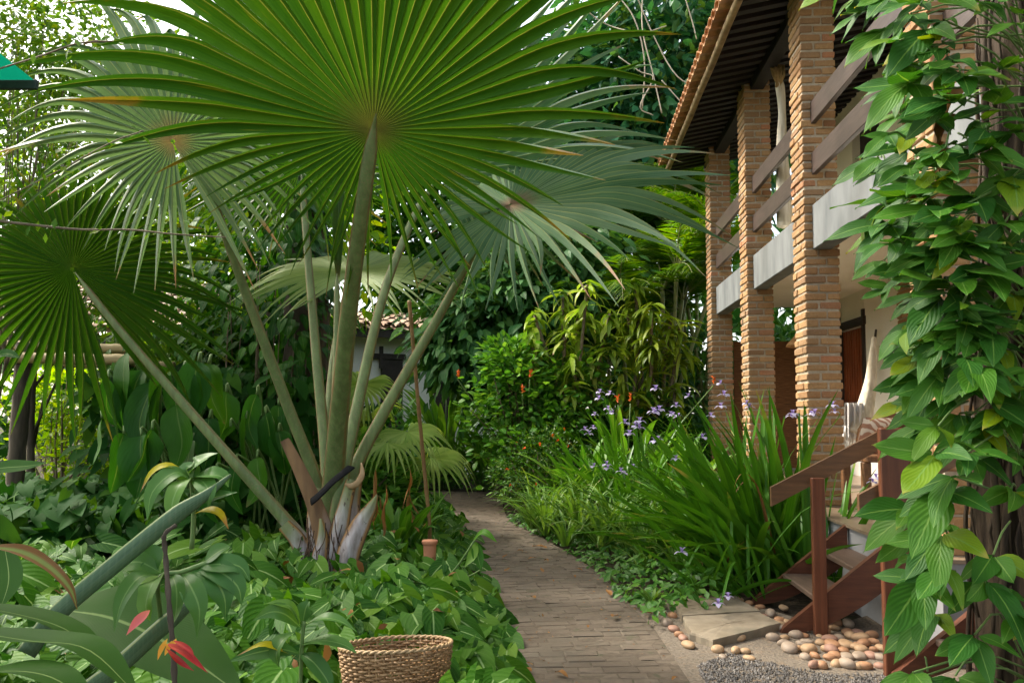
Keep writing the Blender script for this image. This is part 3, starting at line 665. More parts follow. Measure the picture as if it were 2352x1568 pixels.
# bench with carved back and cushion
bn = thing('porch_bench', 'dark wooden porch bench with a carved top rail, below the hammock', 'bench', at(2040, 1050, 6.7))
pts = [(1965, 1030), (1972, 985), (1990, 958), (2012, 960), (2024, 950), (2040, 953), (2052, 948), (2066, 955), (2085, 950), (2100, 960), (2110, 1030)]
A = np.array([at(u, v, 6.75) for u, v in pts]); 
MB().prism(np.c_[A[:, 0], A[:, 2]], [1, 0, 0], [0, 0, 1], [0, 1, 0], [0, 6.72, 0], .05).build('backrest', G['bench'], bn, smooth=False)
m = MB(); q = at(2035, 1040, 6.45); m.box([q[0]+.05, 6.45, .98], (.62, .5, .05), None, .008); m.build('seat', G['bench'], bn, smooth=False)
for dx in (-.24, .33):
    for Yd in (6.26, 6.64): m = MB(); m.box([q[0]+dx, Yd, (DECK+.955)/2], (.06, .06, .955-DECK), None, .006); m.build('leg', G['bench'], bn, smooth=False)
cu = MB(); V, Q, T = chbox(.2, .06, .14, .05); R = rotz(.15) @ np.array([[1, 0, 0], [0, math.cos(.4), -math.sin(.4)], [0, math.sin(.4), math.cos(.4)]])
th = np.linspace(0, 2*np.pi, 24, endpoint=False); prf = []
gx, gz = np.meshgrid(np.linspace(-1, 1, 13), np.linspace(-1, 1, 13)); bul = .075*np.sqrt(np.maximum(0, (1-gx**4)*(1-gz**4)))+.004
for sgn in (1, -1):
    V = np.stack([gx*.21, sgn*bul, gz*.16], -1).reshape(-1, 3) @ R.T
    Q = [[i*13+j, i*13+j+1, (i+1)*13+j+1, (i+1)*13+j] for i in range(12) for j in range(12)]
    cu.add(V+at(2030, 1005, 6.55)+[0, 0, .01], Q)
cu.build('cushion', G['cushion'], base=at(2030, 1005, 6.55), label='brown and cream patterned cushion leaning on the porch bench', category='cushion')
lc = MB(); nn = 16; vv = []
for i in range(nn):
    for j in range(8):
        u = 2088+34*i/(nn-1); v = 925+10*math.sin(i*.8)+(38+12*math.sin(i*1.9))*j/7; vv.append(at(u, v, 6.66+.03*math.sin(i*1.5)))
lc.add(vv, [[i*8+j, i*8+j+1, (i+1)*8+j+1, (i+1)*8+j] for i in range(nn-1) for j in range(7)])
lc.build('lace_cloth', G['lace'], base=at(2100, 940, 6.66), label='white lace cloth hung over the bench end', category='cloth')
# ------------------------------------------------------------------ big fan palm
PB = gnd(745, 1318, .12); PB[2] = 0.
palm = thing('fan_palm', 'large fan palm with huge pleated leaves rising from a pale scaly base', 'palm tree', PB)
def frond_mesh(mb, hub, axis, normal, Lf, nseg, a0, a1, split=.55, pleat=.5, droop=.12, rows=13, curl=.0, jit=.06, twist=.5, cup=0., wk=1.0):
    hub = np.asarray(hub, float); axis = nrm(axis); normal = nrm(np.asarray(normal)-axis*np.dot(axis, normal)); side = np.cross(axis, normal)
    dth = (a1-a0)/nseg
    for i in range(nseg):
        th = a0+(i+.5)*dth
        L = Lf(th)*(1+U(-jit, jit)); rs = (split(th) if callable(split) else split)*Lf(th)
        if rng.random() < .13: L *= U(.74, .92)
        dr = axis*math.cos(th)+side*math.sin(th); tn = -axis*math.sin(th)+side*math.cos(th)
        r = np.concatenate([np.linspace(.015, rs, 5), np.linspace(rs, L, rows-4)[1:]]); nr = len(r)
        q = np.clip((r-rs)/(L-rs), 0, 1)
        hw = np.where(r <= rs, r*math.tan(dth/2), rs*math.tan(dth/2)*np.maximum(.02, (1-q**1.3))**.85*wk**q)
        tw = U(-1, 1)*twist*q; bend = U(-.09, .09); lift = U(-.10, .06)
        c = hub+np.outer(r, dr)+np.outer(cup*r**2/Lf(th)+(curl*.3+lift)*q**2*L, normal)+np.outer(bend*q**2*L, tn)
        c[:, 2] -= droop*L*q**1.8*U(.55, 1.35)*(1-.6*abs(dr[2]) if dr[2] < 0 else 1.)
        W = np.outer(np.cos(tw), tn)+np.outer(np.sin(tw), normal); Nn = np.outer(np.cos(tw), normal)-np.outer(np.sin(tw), tn)
        d = pleat*hw[:, None]
        V = np.stack([c-W*hw[:, None]-Nn*d, c-W*hw[:, None]*.5, c+Nn*d, c+W*hw[:, None]*.5, c+W*hw[:, None]-Nn*d], 1).reshape(-1, 3)
        Q = [[k*5+j, k*5+j+1, (k+1)*5+j+1, (k+1)*5+j] for k in range(nr-1) for j in range(4)]
        uv = np.stack([np.tile([0, .25, .5, .75, 1.], nr), np.repeat(r/L, 5)], 1)
        mb.add(V, Q, None, uv)
def petiole(parent, pts, r0, r1, mat=None, k=14, flare=1.9, name='petiole'):
    n = 48; P = resamp(catmull(pts, 90), n); t = np.linspace(0, 1, n)
    r = r0+(r1-r0)*t**.8; r = r*(1+(flare-1)*np.exp(-t/.06))*np.clip((1.0-t)/.07, .1, 1)
    m = MB(); m.tube(P, r, k, ell=.72, start=(1, 0, 0)); return m.build(name, mat or G['petiole'], parent)
def frond(label, hub, axis, normal, Lf, nseg, a0, a1, mat, pts, r0, r1, flare=1.9, **kw):
    m = MB(); frond_mesh(m, hub, axis, normal, Lf, nseg, a0, a1, **kw)
    f = m.build('frond', G[mat], palm, smooth=False)
    if label: f['label'] = label
    petiole(f, pts, r0, r1, flare=flare)
    # little hastula and rib stubs at the hub
    return f
cam = np.array([0, 0, CAMH])
def pp(*uvY): return [at(*q) for q in uvY]
rad = math.radians
def lens(tab):
    A = np.array(tab, float); x = np.radians(A[:, 0])
    return lambda th: float(np.interp((th+np.pi) % (2*np.pi)-np.pi, x, A[:, 1]))
# A: the big central leaf, underside towards us (angles: 0 = up, + = towards the viewer's right or left by side)
hubA = at(858, 300, 4.75)
frond('huge bright green central leaf seen from below', hubA, (0.02, -.72, 1), (0, 1, .72),
      lens([(-180, .98), (-160, 1.0), (-140, 1.12), (-118, 1.2), (-100, 1.42), (-90, 1.5), (-70, 1.72), (-40, 1.95), (0, 2.0), (40, 1.95), (70, 1.85), (86, 1.75), (94, 1.35), (108, 1.08), (140, .98), (180, .98)]),
      58, rad(-176), rad(176), 'palm', pp((752, 1300, 6.45), (768, 1080, 6.25), (798, 750, 5.5), (832, 480, 4.95), (858, 300, 4.70), (864, 262, 4.6)), .095, .040, droop=.10, split=lambda th: .54-.18*min(1, max(0, (abs(th)-1.2)/1.2)), cup=-.035, jit=.07, twist=.8, pleat=.95)
# B: left leaf, upper side to us, glaucous
hubB = at(397, 325, 5.5)
frond('grey green leaf at the upper left with drooping lower fingers', hubB, (-.35, -.1, 1), (.1, -.9, .5),
      lens([(-180, .95), (-120, .8), (-90, .9), (-40, 1.25), (0, 1.45), (40, 1.25), (90, .98), (120, .95), (180, .95)]), 46, rad(-172), rad(172), 'palmgrey',
      pp((735, 1290, 6.5), (733, 1130, 6.5), (660, 930, 6.35), (560, 660, 6.05), (480, 440, 5.75), (405, 335, 5.54)), .06, .026, droop=.32, pleat=.8, split=.46, cup=-.05, jit=.10, twist=.5)
# C: dark leaf at the far left, underside
hubC = at(165, 618, 6.4)
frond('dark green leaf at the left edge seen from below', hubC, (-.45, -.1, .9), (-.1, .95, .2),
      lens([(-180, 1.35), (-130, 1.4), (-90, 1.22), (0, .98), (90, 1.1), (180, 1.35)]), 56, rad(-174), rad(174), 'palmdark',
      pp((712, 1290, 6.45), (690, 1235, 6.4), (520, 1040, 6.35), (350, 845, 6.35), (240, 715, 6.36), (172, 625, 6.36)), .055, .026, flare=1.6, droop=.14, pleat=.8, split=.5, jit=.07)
# D: right leaf, upper side
hubD = at(1172, 470, 6.4)
frond('silvery leaf on the right with long fingers reaching towards the house', hubD, (.92, -.12, .30), (-.25, -.62, .75),
      lens([(-180, .85), (-140, 1.0), (-90, 1.25), (-45, 1.6), (0, 1.72), (45, 1.65), (90, 1.3), (140, 1.0), (180, .85)]), 62, rad(-170), rad(170), 'palmblue',
      pp((765, 1290, 6.4), (798, 1120, 6.42), (880, 950, 6.45), (1000, 740, 6.5), (1090, 580, 6.45), (1168, 478, 6.42)), .062, .026, droop=.2, pleat=.8, split=.47, jit=.08, twist=.45)
# E: low leaf in the middle, nearly level
hubE = at(812, 622, 7.7)
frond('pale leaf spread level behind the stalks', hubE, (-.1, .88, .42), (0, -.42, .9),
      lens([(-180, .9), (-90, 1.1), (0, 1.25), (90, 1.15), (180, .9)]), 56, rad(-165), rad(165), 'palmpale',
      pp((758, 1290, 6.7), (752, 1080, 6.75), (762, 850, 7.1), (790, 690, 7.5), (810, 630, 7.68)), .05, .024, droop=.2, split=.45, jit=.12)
# F: leaf behind A to the right, upper side
hubF = at(1010, 400, 7.2)
frond('grey green leaf half hidden behind the central leaf', hubF, (.5, -.05, .85), (-.15, -.85, .5),
      lens([(-180, .9), (-120, 1.1), (-60, 1.9), (0, 2.3), (60, 2.1), (120, 1.2), (180, .9)]), 50, rad(-130), rad(125), 'palmblue',
      pp((762, 1290, 6.3), (785, 1110, 6.3), (815, 960, 6.4), (880, 680, 6.7), (950, 500, 7.0), (1005, 408, 7.2)), .06, .028, droop=.14, split=.5, jit=.08)
# G: upright stalk at the left with a leaf behind A
hubG = at(690, 380, 7.2)
frond('leaf behind the central leaf, on an upright stalk', hubG, (-.1, .1, 1), (.1, -.9, .4),
      lens([(-180, .75), (-90, 1.1), (0, 1.6), (90, 1.1), (180, .75)]), 48, rad(-165), rad(165), 'palmdark',
      pp((742, 1290, 6.6), (752, 1110, 6.65), (725, 800, 6.9), (705, 560, 7.1), (692, 390, 7.2)), .06, .026, droop=.2, split=.45, jit=.1)
# H spare young stalk with folded spear
m = MB()
for k in range(5): blade(m, [at(772+k*2, 640, 6.9), at(772+k*3, 480, 6.8), at(768+k*5, 330, 6.75)], .06, 'lance', up=(0, -1, .1), fold=.6)
sp = m.build('spear_leaf', G['palm'], palm, smooth=False)
petiole(sp, pp((755, 1290, 6.5), (764, 1080, 6.55), (772, 850, 6.7), (774, 620, 6.9)), .055, .02)
# old leaf bases: broad curved sheaths, green or brown above and pale with dark edges below
def stub(pts, W, mat='base', fold=-.55, up=(0, -1, .15), label=None):
    m = MB(); blade(m, pts, W, 'one', up=up, fold=fold, cols=4, rows=22)
    P = catmull(pts, 23); n = nrm(np.array(up, float))
    m2 = MB(); m2.v = [v.copy()-n*.03 for v in m.v]; m.add(m2.v[0], m.f4[0], None, m.uv[0])
    return m.build('leaf_base', G[mat], palm)
for q, W in ((((700, 1345, 6.3), (700, 1290, 6.28), (680, 1240, 6.28), (650, 1205, 6.28)), (.17, .13, .10)),
             (((770, 1345, 6.3), (790, 1230, 6.34), (805, 1150, 6.38), (818, 1075, 6.4)), (.26, .20, .13, .09)),
             (((735, 1345, 6.22), (728, 1250, 6.26), (722, 1180, 6.3), (728, 1120, 6.35)), (.22, .18, .13, .10)),
             (((752, 1345, 6.14), (748, 1265, 6.14), (722, 1165, 6.12), (684, 1075, 6.1), (652, 1010, 6.08)), (.20, .17, .12, .09, .065)),
             (((765, 1345, 6.08), (768, 1275, 6.08), (776, 1220, 6.1), (790, 1160, 6.16), (806, 1100, 6.22)), (.18, .17, .14, .10, .08)),
             (((782, 1345, 6.0), (797, 1270, 6.0), (825, 1205, 6.0), (850, 1165, 6.0), (866, 1135, 6.0)), (.17, .17, .14, .08, .01)),
             (((722, 1345, 6.05), (730, 1285, 6.05), (738, 1235, 6.08), (736, 1190, 6.1)), (.14, .12, .08, .02))):
    stub(pp(*q), W, 'sheath' if W[-1] == .065 else 'base')
m = MB(); m.lathe([(.02, .62), (.10, .55), (.15, .35), (.18, .1), (.2, -.05)], [PB[0], PB[1]+.12, 0], 16); m.build('trunk', G['fibre'], palm)
m = MB()
for k in range(60):
    u = U(690, 812); v0 = U(1180, 1300); Y_ = 6.2+U(-.16, .1); m.tube(catmull(pp((u, v0, Y_), (u+U(-10, 10), v0+40, Y_-.02), (u+U(-22, 22), v0+U(60, 110), Y_)), 6), .0035, 4, cap=False)
m.build('fibres', G['fibre'], palm)
# cut crescent of a sawn stalk
m = MB(); m.tube(catmull(pp((792, 1110, 6.2), (806, 1116, 6.19), (822, 1108, 6.18), (832, 1088, 6.18), (830, 1062, 6.2)), 14), [.004, .012, .018, .022, .024, .024, .024, .024, .024, .023, .02, .016, .01, .004], 8, ell=.5); m.build('cut_stalk', G['wickrim'], palm)
m = MB(); P = catmull(pp((715, 1152, 6.04), (735, 1135, 6.0), (765, 1105, 5.98), (790, 1085, 6.0), (806, 1072, 6.1)), 16); m.tube(P, .034, 8, ell=.3, start=(.5, 0, 1)); m.build('strap', G['black'], palm)
# ------------------------------------------------------------------ small pale fan palms behind
def small_fan(base, hubs, label, mat='palmyellow', seg=30, Lr=.55):
    o = thing('young_fan_palm', label, 'palm tree', base)
    for h in hubs:
        m = MB(); out = nrm(h-base); ax_ = nrm(np.array([out[0]*1.6, out[1]*1.6, -.25]))
        frond_mesh(m, h, ax_, (-.15*ax_[0], -.35, 1), lambda th: Lr*(1-.15*abs(th)/3), seg, rad(-150), rad(150), split=.5, droop=.55, rows=10, jit=.06)
        f = m.build('frond', G[mat], o, smooth=False)
        mm = MB(); mm.tube(catmull([base, base+(h-base)*[.45, .45, .7], h], 12), .012, 6); mm.build('petiole', G['stem'], f)
b = gnd(880, 1190, 0); b[1] = 9.6; b[0] = (880-1176)/FPX*9.6
small_fan(b, [at(830, 880, 9.3), at(935, 990, 9.0), at(890, 1015, 8.8), at(990, 1050, 9.2), at(850, 950, 9.8), at(800, 990, 9.2)], 'young pale yellow green fan palm behind the big palm stalks')
# ------------------------------------------------------------------ vegetation helpers
def inpoly(P, poly):
    x, y = P[:, 0], P[:, 1]; r = np.zeros(len(P), bool); n = len(poly)
    for i in range(n):
        x0, y0 = poly[i]; x1, y1 = poly[(i+1) % n]
        c = ((y0 > y) != (y1 > y)) & (x < (x1-x0)*(y-y0)/(y1-y0+1e-12)+x0); r ^= c
    return r
def pts_in(poly, n):
    poly = np.asarray(poly, float); out = []; lo, hi = poly.min(0), poly.max(0); tot = 0
    while tot < n:
        P = rng.uniform(lo, hi, (n*2, 2)); P = P[inpoly(P, poly)]; out.append(P); tot += len(P)
    return np.vstack(out)[:n]
TP = {
 'broad': [leaf_tpl(.46, 'ovate', 3, 1, .18, d) for d in (.12, .3)],
 'lance': [leaf_tpl(.26, 'lance', 4, 1, .2, d) for d in (.15, .4)],
 'small': [leaf_tpl(.5, 'oval', 2, 1, .15, d) for d in (.05, .2)],
 'round': [leaf_tpl(.62, 'oval', 3, 1, .15, d) for d in (.05, .25)],
 'syn': [leaf_tpl(.62, 'heart', 6, 2, .16, d, lobe=.30) for d in (.12, .28, .45)],
 'vine': [leaf_tpl(w, 'ovate', 8, 2, .16, d, wave=.025) for w, d in ((.44, .15), (.52, .3), (.40, .42), (.48, -.08))],
 'oval': [leaf_tpl(.44, 'oval', 7, 2, .16, d) for d in (.12, .3)],
}
def tree(name, label, cat, base, crowns, mat, tpl, L, nclump, per, cr, trunk=.15, bark='bark', group=None, droop=.35, limbs=10, dens=None, top=None, shell=.35):
    base = np.asarray(base, float); o = thing(name, label, cat, base, group)
    m = MB(); cl = []
    tot = sum(np.prod(r)**(2/3) for c, r in crowns)
    for c, r in crowns:
        c = np.asarray(c, float); r = np.asarray(r, float); k = max(3, int(nclump*np.prod(r)**(2/3)/tot))
        d = nrm(rng.normal(size=(k, 3))); q = d*r*(U(shell, 1., (k, 1))**.6)*U(.82, 1.1, (k, 1)); cl.append(q+c)
        for p in (q+c):
            n = max(3, int(per*U(.5, 1.5))); cs = cr*U(.6, 1.3)
            off = rng.normal(size=(n, 3))*cs*[1, 1, .75]; P = p+off
            ax = nrm(off+nrm(p-c)*cs*.6+np.array([0, 0, -droop*cs*2])+rng.normal(size=(n, 3))*cs*.35)
            up = nrm(np.array([0, 0, 1.])+rng.normal(size=(n, 3))*.45)
            scatter(m, TP[tpl], P, ax, up, L*U(.65, 1.25, n))
    m.build('crown', G[mat], o, smooth=False)
    cl = np.vstack(cl); c0 = np.asarray(crowns[0][0], float)
    t = MB(); tp = c0+[0, 0, crowns[0][1][2]*.3] if top is None else np.asarray(top, float)
    mid = (base+tp)/2+np.r_[U(-.15, .15, 2), 0]
    TPn = catmull([base, base*.7+mid*.3+np.r_[U(-.05, .05, 2), 0], mid, tp], 16)
    t.tube(TPn, np.linspace(trunk, trunk*.35, 16)*(1+.5*np.exp(-np.linspace(0, 8, 16))), 9); t.build('trunk', G[bark], o)
    b = MB()
    for p in cl[rng.permutation(len(cl))[:limbs]]:
        s_ = TPn[int(U(6, 14))]; b.tube(catmull([s_, (s_+p)/2+np.array([0, 0, .15*np.linalg.norm(p-s_)])*U(-.5, 1), p], 8), np.linspace(trunk*.3, trunk*.06, 8), 5)
    b.build('limbs', G[bark], o)
    return o
# ------------------------------------------------------------------ ground covers
def cover_z(P): return .11+.09*np.sin(P[:, 0]*3.1+1)*np.sin(P[:, 1]*2.3)+.06*np.sin(P[:, 0]*7+P[:, 1]*5)+.03*np.sin(P[:, 0]*13-P[:, 1]*17)
def cover(name, label, cat, poly, n, mat, tpl, L, zmax, tilt=.5, lean=(0, -1), edge=None, avoid=False):
    P2 = pts_in(poly, n); z = np.clip(cover_z(P2), .03, None)+U(0, 1, n)**.7*zmax
    if edge is not None:                       # leaves spill lower near the edge of the bed
        d = edge(P2); far_ = P2[:, 1] > 6.6; z *= np.where(far_, np.clip(d/.9, .12, 1), np.clip(d/.35, .35, 1)); kp = ~(far_ & (d < .12)) & (np.hypot(P2[:, 0]+.53, P2[:, 1]-3.62) > .31) & ~((np.abs(P2[:, 0]+.5) < .24) & (P2[:, 1] < 3.62)); P2, z = P2[kp], z[kp]; n = len(z)
    if avoid:
        uu = 1176+P2[:, 0]/P2[:, 1]*FPX; kp = ~((uu > 620) & (uu < 900) & (P2[:, 1] > 4.3)) & ~((uu > 740) & (uu < 1080) & (P2[:, 1] < 4.4)) & ~((uu > 900) & (P2[:, 1] > 5)); P2, z = P2[kp], z[kp]; n = len(z)
    P = np.c_[P2, z]; a = U(0, 2*np.pi, len(z))
    ax = np.c_[np.cos(a)+lean[0]*.6, np.sin(a)+lean[1]*.6, -U(.05, .9, n)*tilt*2]
    up = nrm(np.c_[rng.normal(0, .35, n)+lean[0]*.4, rng.normal(0, .3, n)+lean[1]*.6, np.ones(n)])
    m = MB(); scatter(m, TP[tpl], P, nrm(ax), up, L*U(.6, 1.25, n))
    return m.build(name, G[mat], smooth=True, label=label, category=cat, kind='stuff')
pathL = pl.copy()
def dl(P): return np.min(np.linalg.norm(P[:, None]-pl[None, ::4], axis=2), 1)
def dr_(P): return np.min(np.linalg.norm(P[:, None]-pr[None, ::4], axis=2), 1)
Lp = [(p[0]-.0, p[1]) for p in pl if 3.2 < p[1] < 13.6]
near = [p for p in Lp if p[1] < 5.3]; far = [p for p in Lp if p[1] >= 5.2]
cover('arrow_leaf_cover', 'arrow shaped leaves with pale veins carpeting the bed left of the path', 'ground cover', [(-3.3, 3.0), (.0, 3.0)]+near+[(far[0][0], 5.3), (-3.6, 5.4)], 1700, 'syn', 'syn', .205, .15, edge=dl)
cover('arrow_leaf_cover', 'arrow shaped leaves growing round the big palm and behind it', 'ground cover', [(-4.2, 5.2)]+far+[(-2.2, 13.6), (-5., 9.)], 2700, 'syn', 'syn', .195, .16, edge=dl)
Rp = [(p[0], p[1]) for p in pr if 5.15 < p[1] < 11]
cover('tall_arrow_leaves', 'larger arrow leaves standing above the ground cover on the left', 'ground cover', [(-3.2, 3.4), (-.2, 3.6), (-.35, 5.2), (-1.2, 7.6), (-3.6, 7.4)], 150, 'syn', 'syn', .25, .30, edge=dl, avoid=True)
cover('leafy_cover', 'small dark leaves covering the bed right of the path', 'ground cover', Rp+[(1.6, 10.8), (2.4, 9.), (2.3, 6.6), (1.5, 5.9), (1.3, 5.5)], 5200, 'cover', 'small', .075, .13, tilt=.4, lean=(-.4, -.8), edge=dr_)
cover('leafy_cover', 'low green leaves along the far bend of the path', 'ground cover', [(-2.6, 16.), (-2.3, 14.5), (-.9, 14.4), (.5, 13.8), (.6, 15.6)], 2200, 'shrub', 'broad', .12, .5, tilt=.4)
cover('shade_toned_cover', 'leaves under the trees on the left, with deep shade put into their dark colour', 'ground cover', [(-6., 6.5), (-2.6, 6.8), (-2.3, 9.), (-6., 10.)], 2200, 'dark', 'syn', .2, .5, tilt=.6)  # understory shade is put into the dark leaf colour
# ------------------------------------------------------------------ grasses beside the path
def clump(o, base, n, L, W, mat, kind='grass', e=(.7, 1.5), bend=(1., 2.2), az=(0, 6.283), name='leaves', sway=.3, rows=9, br=.05, fold=.3):
    m = MB()
    for i in range(n):
        a = U(*az); b = base+np.array([math.cos(a), math.sin(a), 0])*U(0, br)
        blade(m, arc(b, a, U(*e), L*U(.6, 1.15), U(*bend), 7, U(-sway, sway)), W*U(.7, 1.2), kind, fold=fold, rows=rows, roll=U(-.3, .3))
    return m.build(name, G[mat], o, smooth=True)
gdesc = ['arching pale grass tuft at the path edge by the dark shrub', 'arching grass tuft between the path and the iris', 'short grass tuft in front of the iris fan', 'low grass tuft near the flat stone slabs']
for k, (u, v, n, L, h_) in enumerate(((1225, 1222, 70, .9, 0), (1255, 1238, 60, .8, 0), (1330, 1250, 60, .85, 1), (1385, 1272, 50, .8, 1), (1450, 1285, 50, .7, 1), (1290, 1225, 60, .9, 0), (1480, 1330, 22, .34, 3), (1560, 1300, 26, .45, 2), (1350, 1215, 60, 1., 1), (1525, 1290, 40, .7, 2), (1660, 1330, 24, .4, 2), (1420, 1262, 60, .9, 1), (1480, 1300, 44, .7, 2), (1375, 1240, 60, .9, 1), (1600, 1330, 36, .55, 2), (1560, 1345, 30, .5, 2), (1300, 1262, 30, .5, 0), (1500, 1395, 14, .16, 3))):
    b = gnd(u, v, 0); o = thing('grass_tuft', gdesc[h_], 'grass', b, 'arching grass tufts right of the path')
    clump(o, b+[0, 0, .04], int(n*.75), L, .036, 'grass', e=(.8, 1.45), bend=(1.2, 2.4))
# ------------------------------------------------------------------ walking iris clumps
def flower(parent, p, s=.05, pale=False):
    m = MB(); tilt = U(-.3, .3); a0 = U(0, 2)
    for k in range(3):
        a = a0+k*2.094; d = np.array([math.cos(a), math.sin(a), 0])
        blade(m, [p, p+d*s*.55+[0, 0, s*.18], p+d*s*1.05+[0, 0, -s*.25]], s*.72, 'oval', fold=-.1, rows=4)
        a += 1.047; d = np.array([math.cos(a), math.sin(a), 0])
        blade(m, [p, p+d*s*.25+[0, 0, s*.55], p+d*s*.55+[0, 0, s*.62]], s*.42, 'oval', fold=.3, rows=4, mi=1)
    m.build('flower', [G['petalpale'], G['petal']], parent, smooth=True)
def iris(label, base, n, L, fl, az0, spread, e=(.75, 1.5), W=.042, far=False):
    base = np.asarray(base, float); o = thing('walking_iris', label, 'iris', base, 'violet flowering iris clumps')
    m = MB()
    for i in range(n):
        a = az0+rng.normal()*spread; b = base+np.r_[rng.normal(0, .11, 2)*[1.3, .8], .04]; el = U(*e)
        blade(m, arc(b, a, el, L*U(.65, 1.12), U(.15, .9)*(1.25 if el < 1.1 else .8), 7, U(-.15, .15)), W*U(.75, 1.2), 'strap', fold=.28, rows=10, roll=U(-.6, .6)+1.1*math.cos(a)*.5)
    m.build('leaves', G['iris'], o, smooth=True)
    s_ = MB()
    for (u, v, Y) in fl:
        p = at(u, v, Y); b = base+np.r_[rng.normal(0, .1, 2), .05]; mid = (b+p)/2+np.array([0, 0, .22])
        blade(s_, [b, mid, p-[0, 0, .05], p-[0, 0, .01]], .018, 'one', fold=.2, rows=10)
        for _ in range(int(U(1.4, 4))): flower(o, p+np.r_[U(-.07, .07, 2), U(-.05, .05)], U(.042, .058))
    s_.build('flower_stalks', G['iris'], o)
    return o
iris('large iris clump with violet flowers beside the wooden steps', [2.0, 6.45, 0], 165, 1.5,
     [(1440, 985, 6.4), (1462, 975, 6.4), (1505, 905, 6.6), (1540, 945, 6.3), (1595, 905, 6.3), (1660, 868, 6.5), (1660, 918, 6.4), (1720, 940, 6.6), (1800, 952, 6.4), (1878, 950, 6.3), (1925, 945, 6.2), (1600, 1000, 6.2), (1640, 945, 6.5), (1555, 1038, 6.0), (1500, 955, 6.5)], 2.6, 1.0, e=(.42, 1.5), W=.058)
iris('iris clump with violet flowers in the middle of the right hand bed', [1.3, 9.1, 0], 80, 1.3,
     [(1390, 912, 8.2), (1355, 945, 8.2), (1352, 992, 8.0), (1412, 945, 8.1), (1365, 1072, 7.4), (1380, 1062, 7.4), (1410, 1075, 7.4), (1450, 1080, 7.4), (1545, 948, 8.1)], 2.2, 1.3, e=(.7, 1.5), W=.045)
iris('iris fan leaning towards the path in front of the large iris clump', [1.7, 7.0, 0], 60, 1.15, [(1500, 1010, 6.7)], 2.9, .8, e=(.4, 1.3), W=.045)
iris('low iris plant with single violet flowers behind the stone slabs', [1.55, 5.9, 0], 26, .7, [(1578, 1285, 5.7), (1655, 1372, 5.3), (2018, 1106, 5.95)], 3.0, 1.2, e=(.4, 1.3), W=.035)
iris('iris clump between the near brick pillar and the steps', [2.24, 6.15, 0], 34, 1.05, [(1835, 945, 6.2)], 1.2, .9, e=(.9, 1.5), W=.045)
# dead straw leaves in the iris
m = MB()
for (a, b, c, d) in (((1780, 1270), (1740, 1120), (1700, 1090), (1672, 1170)), ((1775, 1270), (1735, 1110), (1690, 1130), (1665, 1240)), ((1660, 1330), (1670, 1290), (1690, 1260), (1720, 1235))):
    blade(m, [at(*a, 6.25), at(*b, 6.15), at(*c, 6.1), at(*d, 6.1)], .02, 'grass', rows=12)
m.build('dry_leaf', G['dry'], base=at(1700, 1150, 6.15), label='dry straw coloured leaves bent over in the iris clump', category='leaf')
# ------------------------------------------------------------------ shrubs in the middle
def shrub(name, label, cat, base, cr, n, per, mat, tpl, L, spread=.14, stemn=9, group=None, droop=.1):
    base = np.asarray(base, float); o = thing(name, label, cat, base, group); m = MB(); st_ = MB(); k = 0
    for c, r in cr:
        c = np.asarray(c, float); r = np.asarray(r, float); kk = int(n/len(cr)); d = nrm(rng.normal(size=(kk, 3))); q = c+d*r*U(.45, 1.06, (kk, 1))
        for p in q:
            nn = int(per*U(.6, 1.4)); off = rng.normal(size=(nn, 3))*spread*[1, 1, .6]; ax = nrm(off+nrm(p-c)*spread*.7+rng.normal(size=(nn, 3))*spread*.3+[0, 0, spread*(.35-droop)])
            scatter(m, TP[tpl], p+off*.7, ax, nrm(np.array([0, 0, 1.])+rng.normal(size=(nn, 3))*.4), L*U(.65, 1.25, nn))
        for p in q[:stemn]: st_.tube(catmull([base+np.r_[U(-.1, .1, 2), 0], (base+p)/2+np.r_[U(-.1, .1, 2), .1], p], 8), np.linspace(.02, .006, 8), 5)
    m.build('foliage', G[mat], o, smooth=False); st_.build('stems', G['twig'], o)
    return o
def sh(L_, o, k): return [((o[0]+(c[0]-.1)*k, o[1]+(c[1]-9.9)*k, c[2]*k), tuple(q*k for q in r)) for c, r in L_]
s1 = shrub('garden_shrub', 'light green shrub with small rounded leaves in the middle of the garden', 'shrub', [.3, 11.6, 0], sh([((-.05, 9.9, 1.5), (.42, .4, .5)), ((.4, 9.8, 1.2), (.5, .4, .5)), ((.8, 9.9, .9), (.5, .4, .55)), ((-.35, 10., 1.0), (.4, .4, .6)), ((.15, 9.7, .7), (.5, .4, .5)), ((.55, 10.1, 1.55), (.35, .3, .3)), ((-.2, 10, 1.85), (.22, .22, .25))], (.3, 11.6), 1.14), 280, 13, 'shrub', 'round', .125, spread=.2)
s2 = shrub('ixora_bush', 'dark small leaved bush with a few orange flowers at the path bend', 'shrub', [.38, 10.5, 0], [((.35, 10.5, .6), (.55, .45, .55)), ((.75, 10.5, .42), (.55, .45, .42))], 420, 16, 'ixora', 'small', .058, spread=.1)
def orange_fl(o, pts, s=.03, mat='orange', nm='flower'):
    for (u, v, Y) in pts:
        p = at(u, v, Y); m = MB()
        for k in range(9):
            d = nrm(rng.normal(size=3)+[0, -.4, .4]); blade(m, [p, p+d*s*.6, p+d*s*1.2], s*.7, 'oval', rows=3)
        m.build(nm, G[mat], o)
orange_fl(s2, [(1165, 1078, 10.1), (1172, 1115, 10.1), (1232, 1112, 10.), (1270, 1000, 10.1), (1282, 1012, 10.1), (1240, 1020, 10.1), (1205, 1030, 10.1)], .025)
orange_fl(s1, [(1296, 985, 10.5), (1305, 1025, 10.5), (1186, 1018, 10.5)], .02)
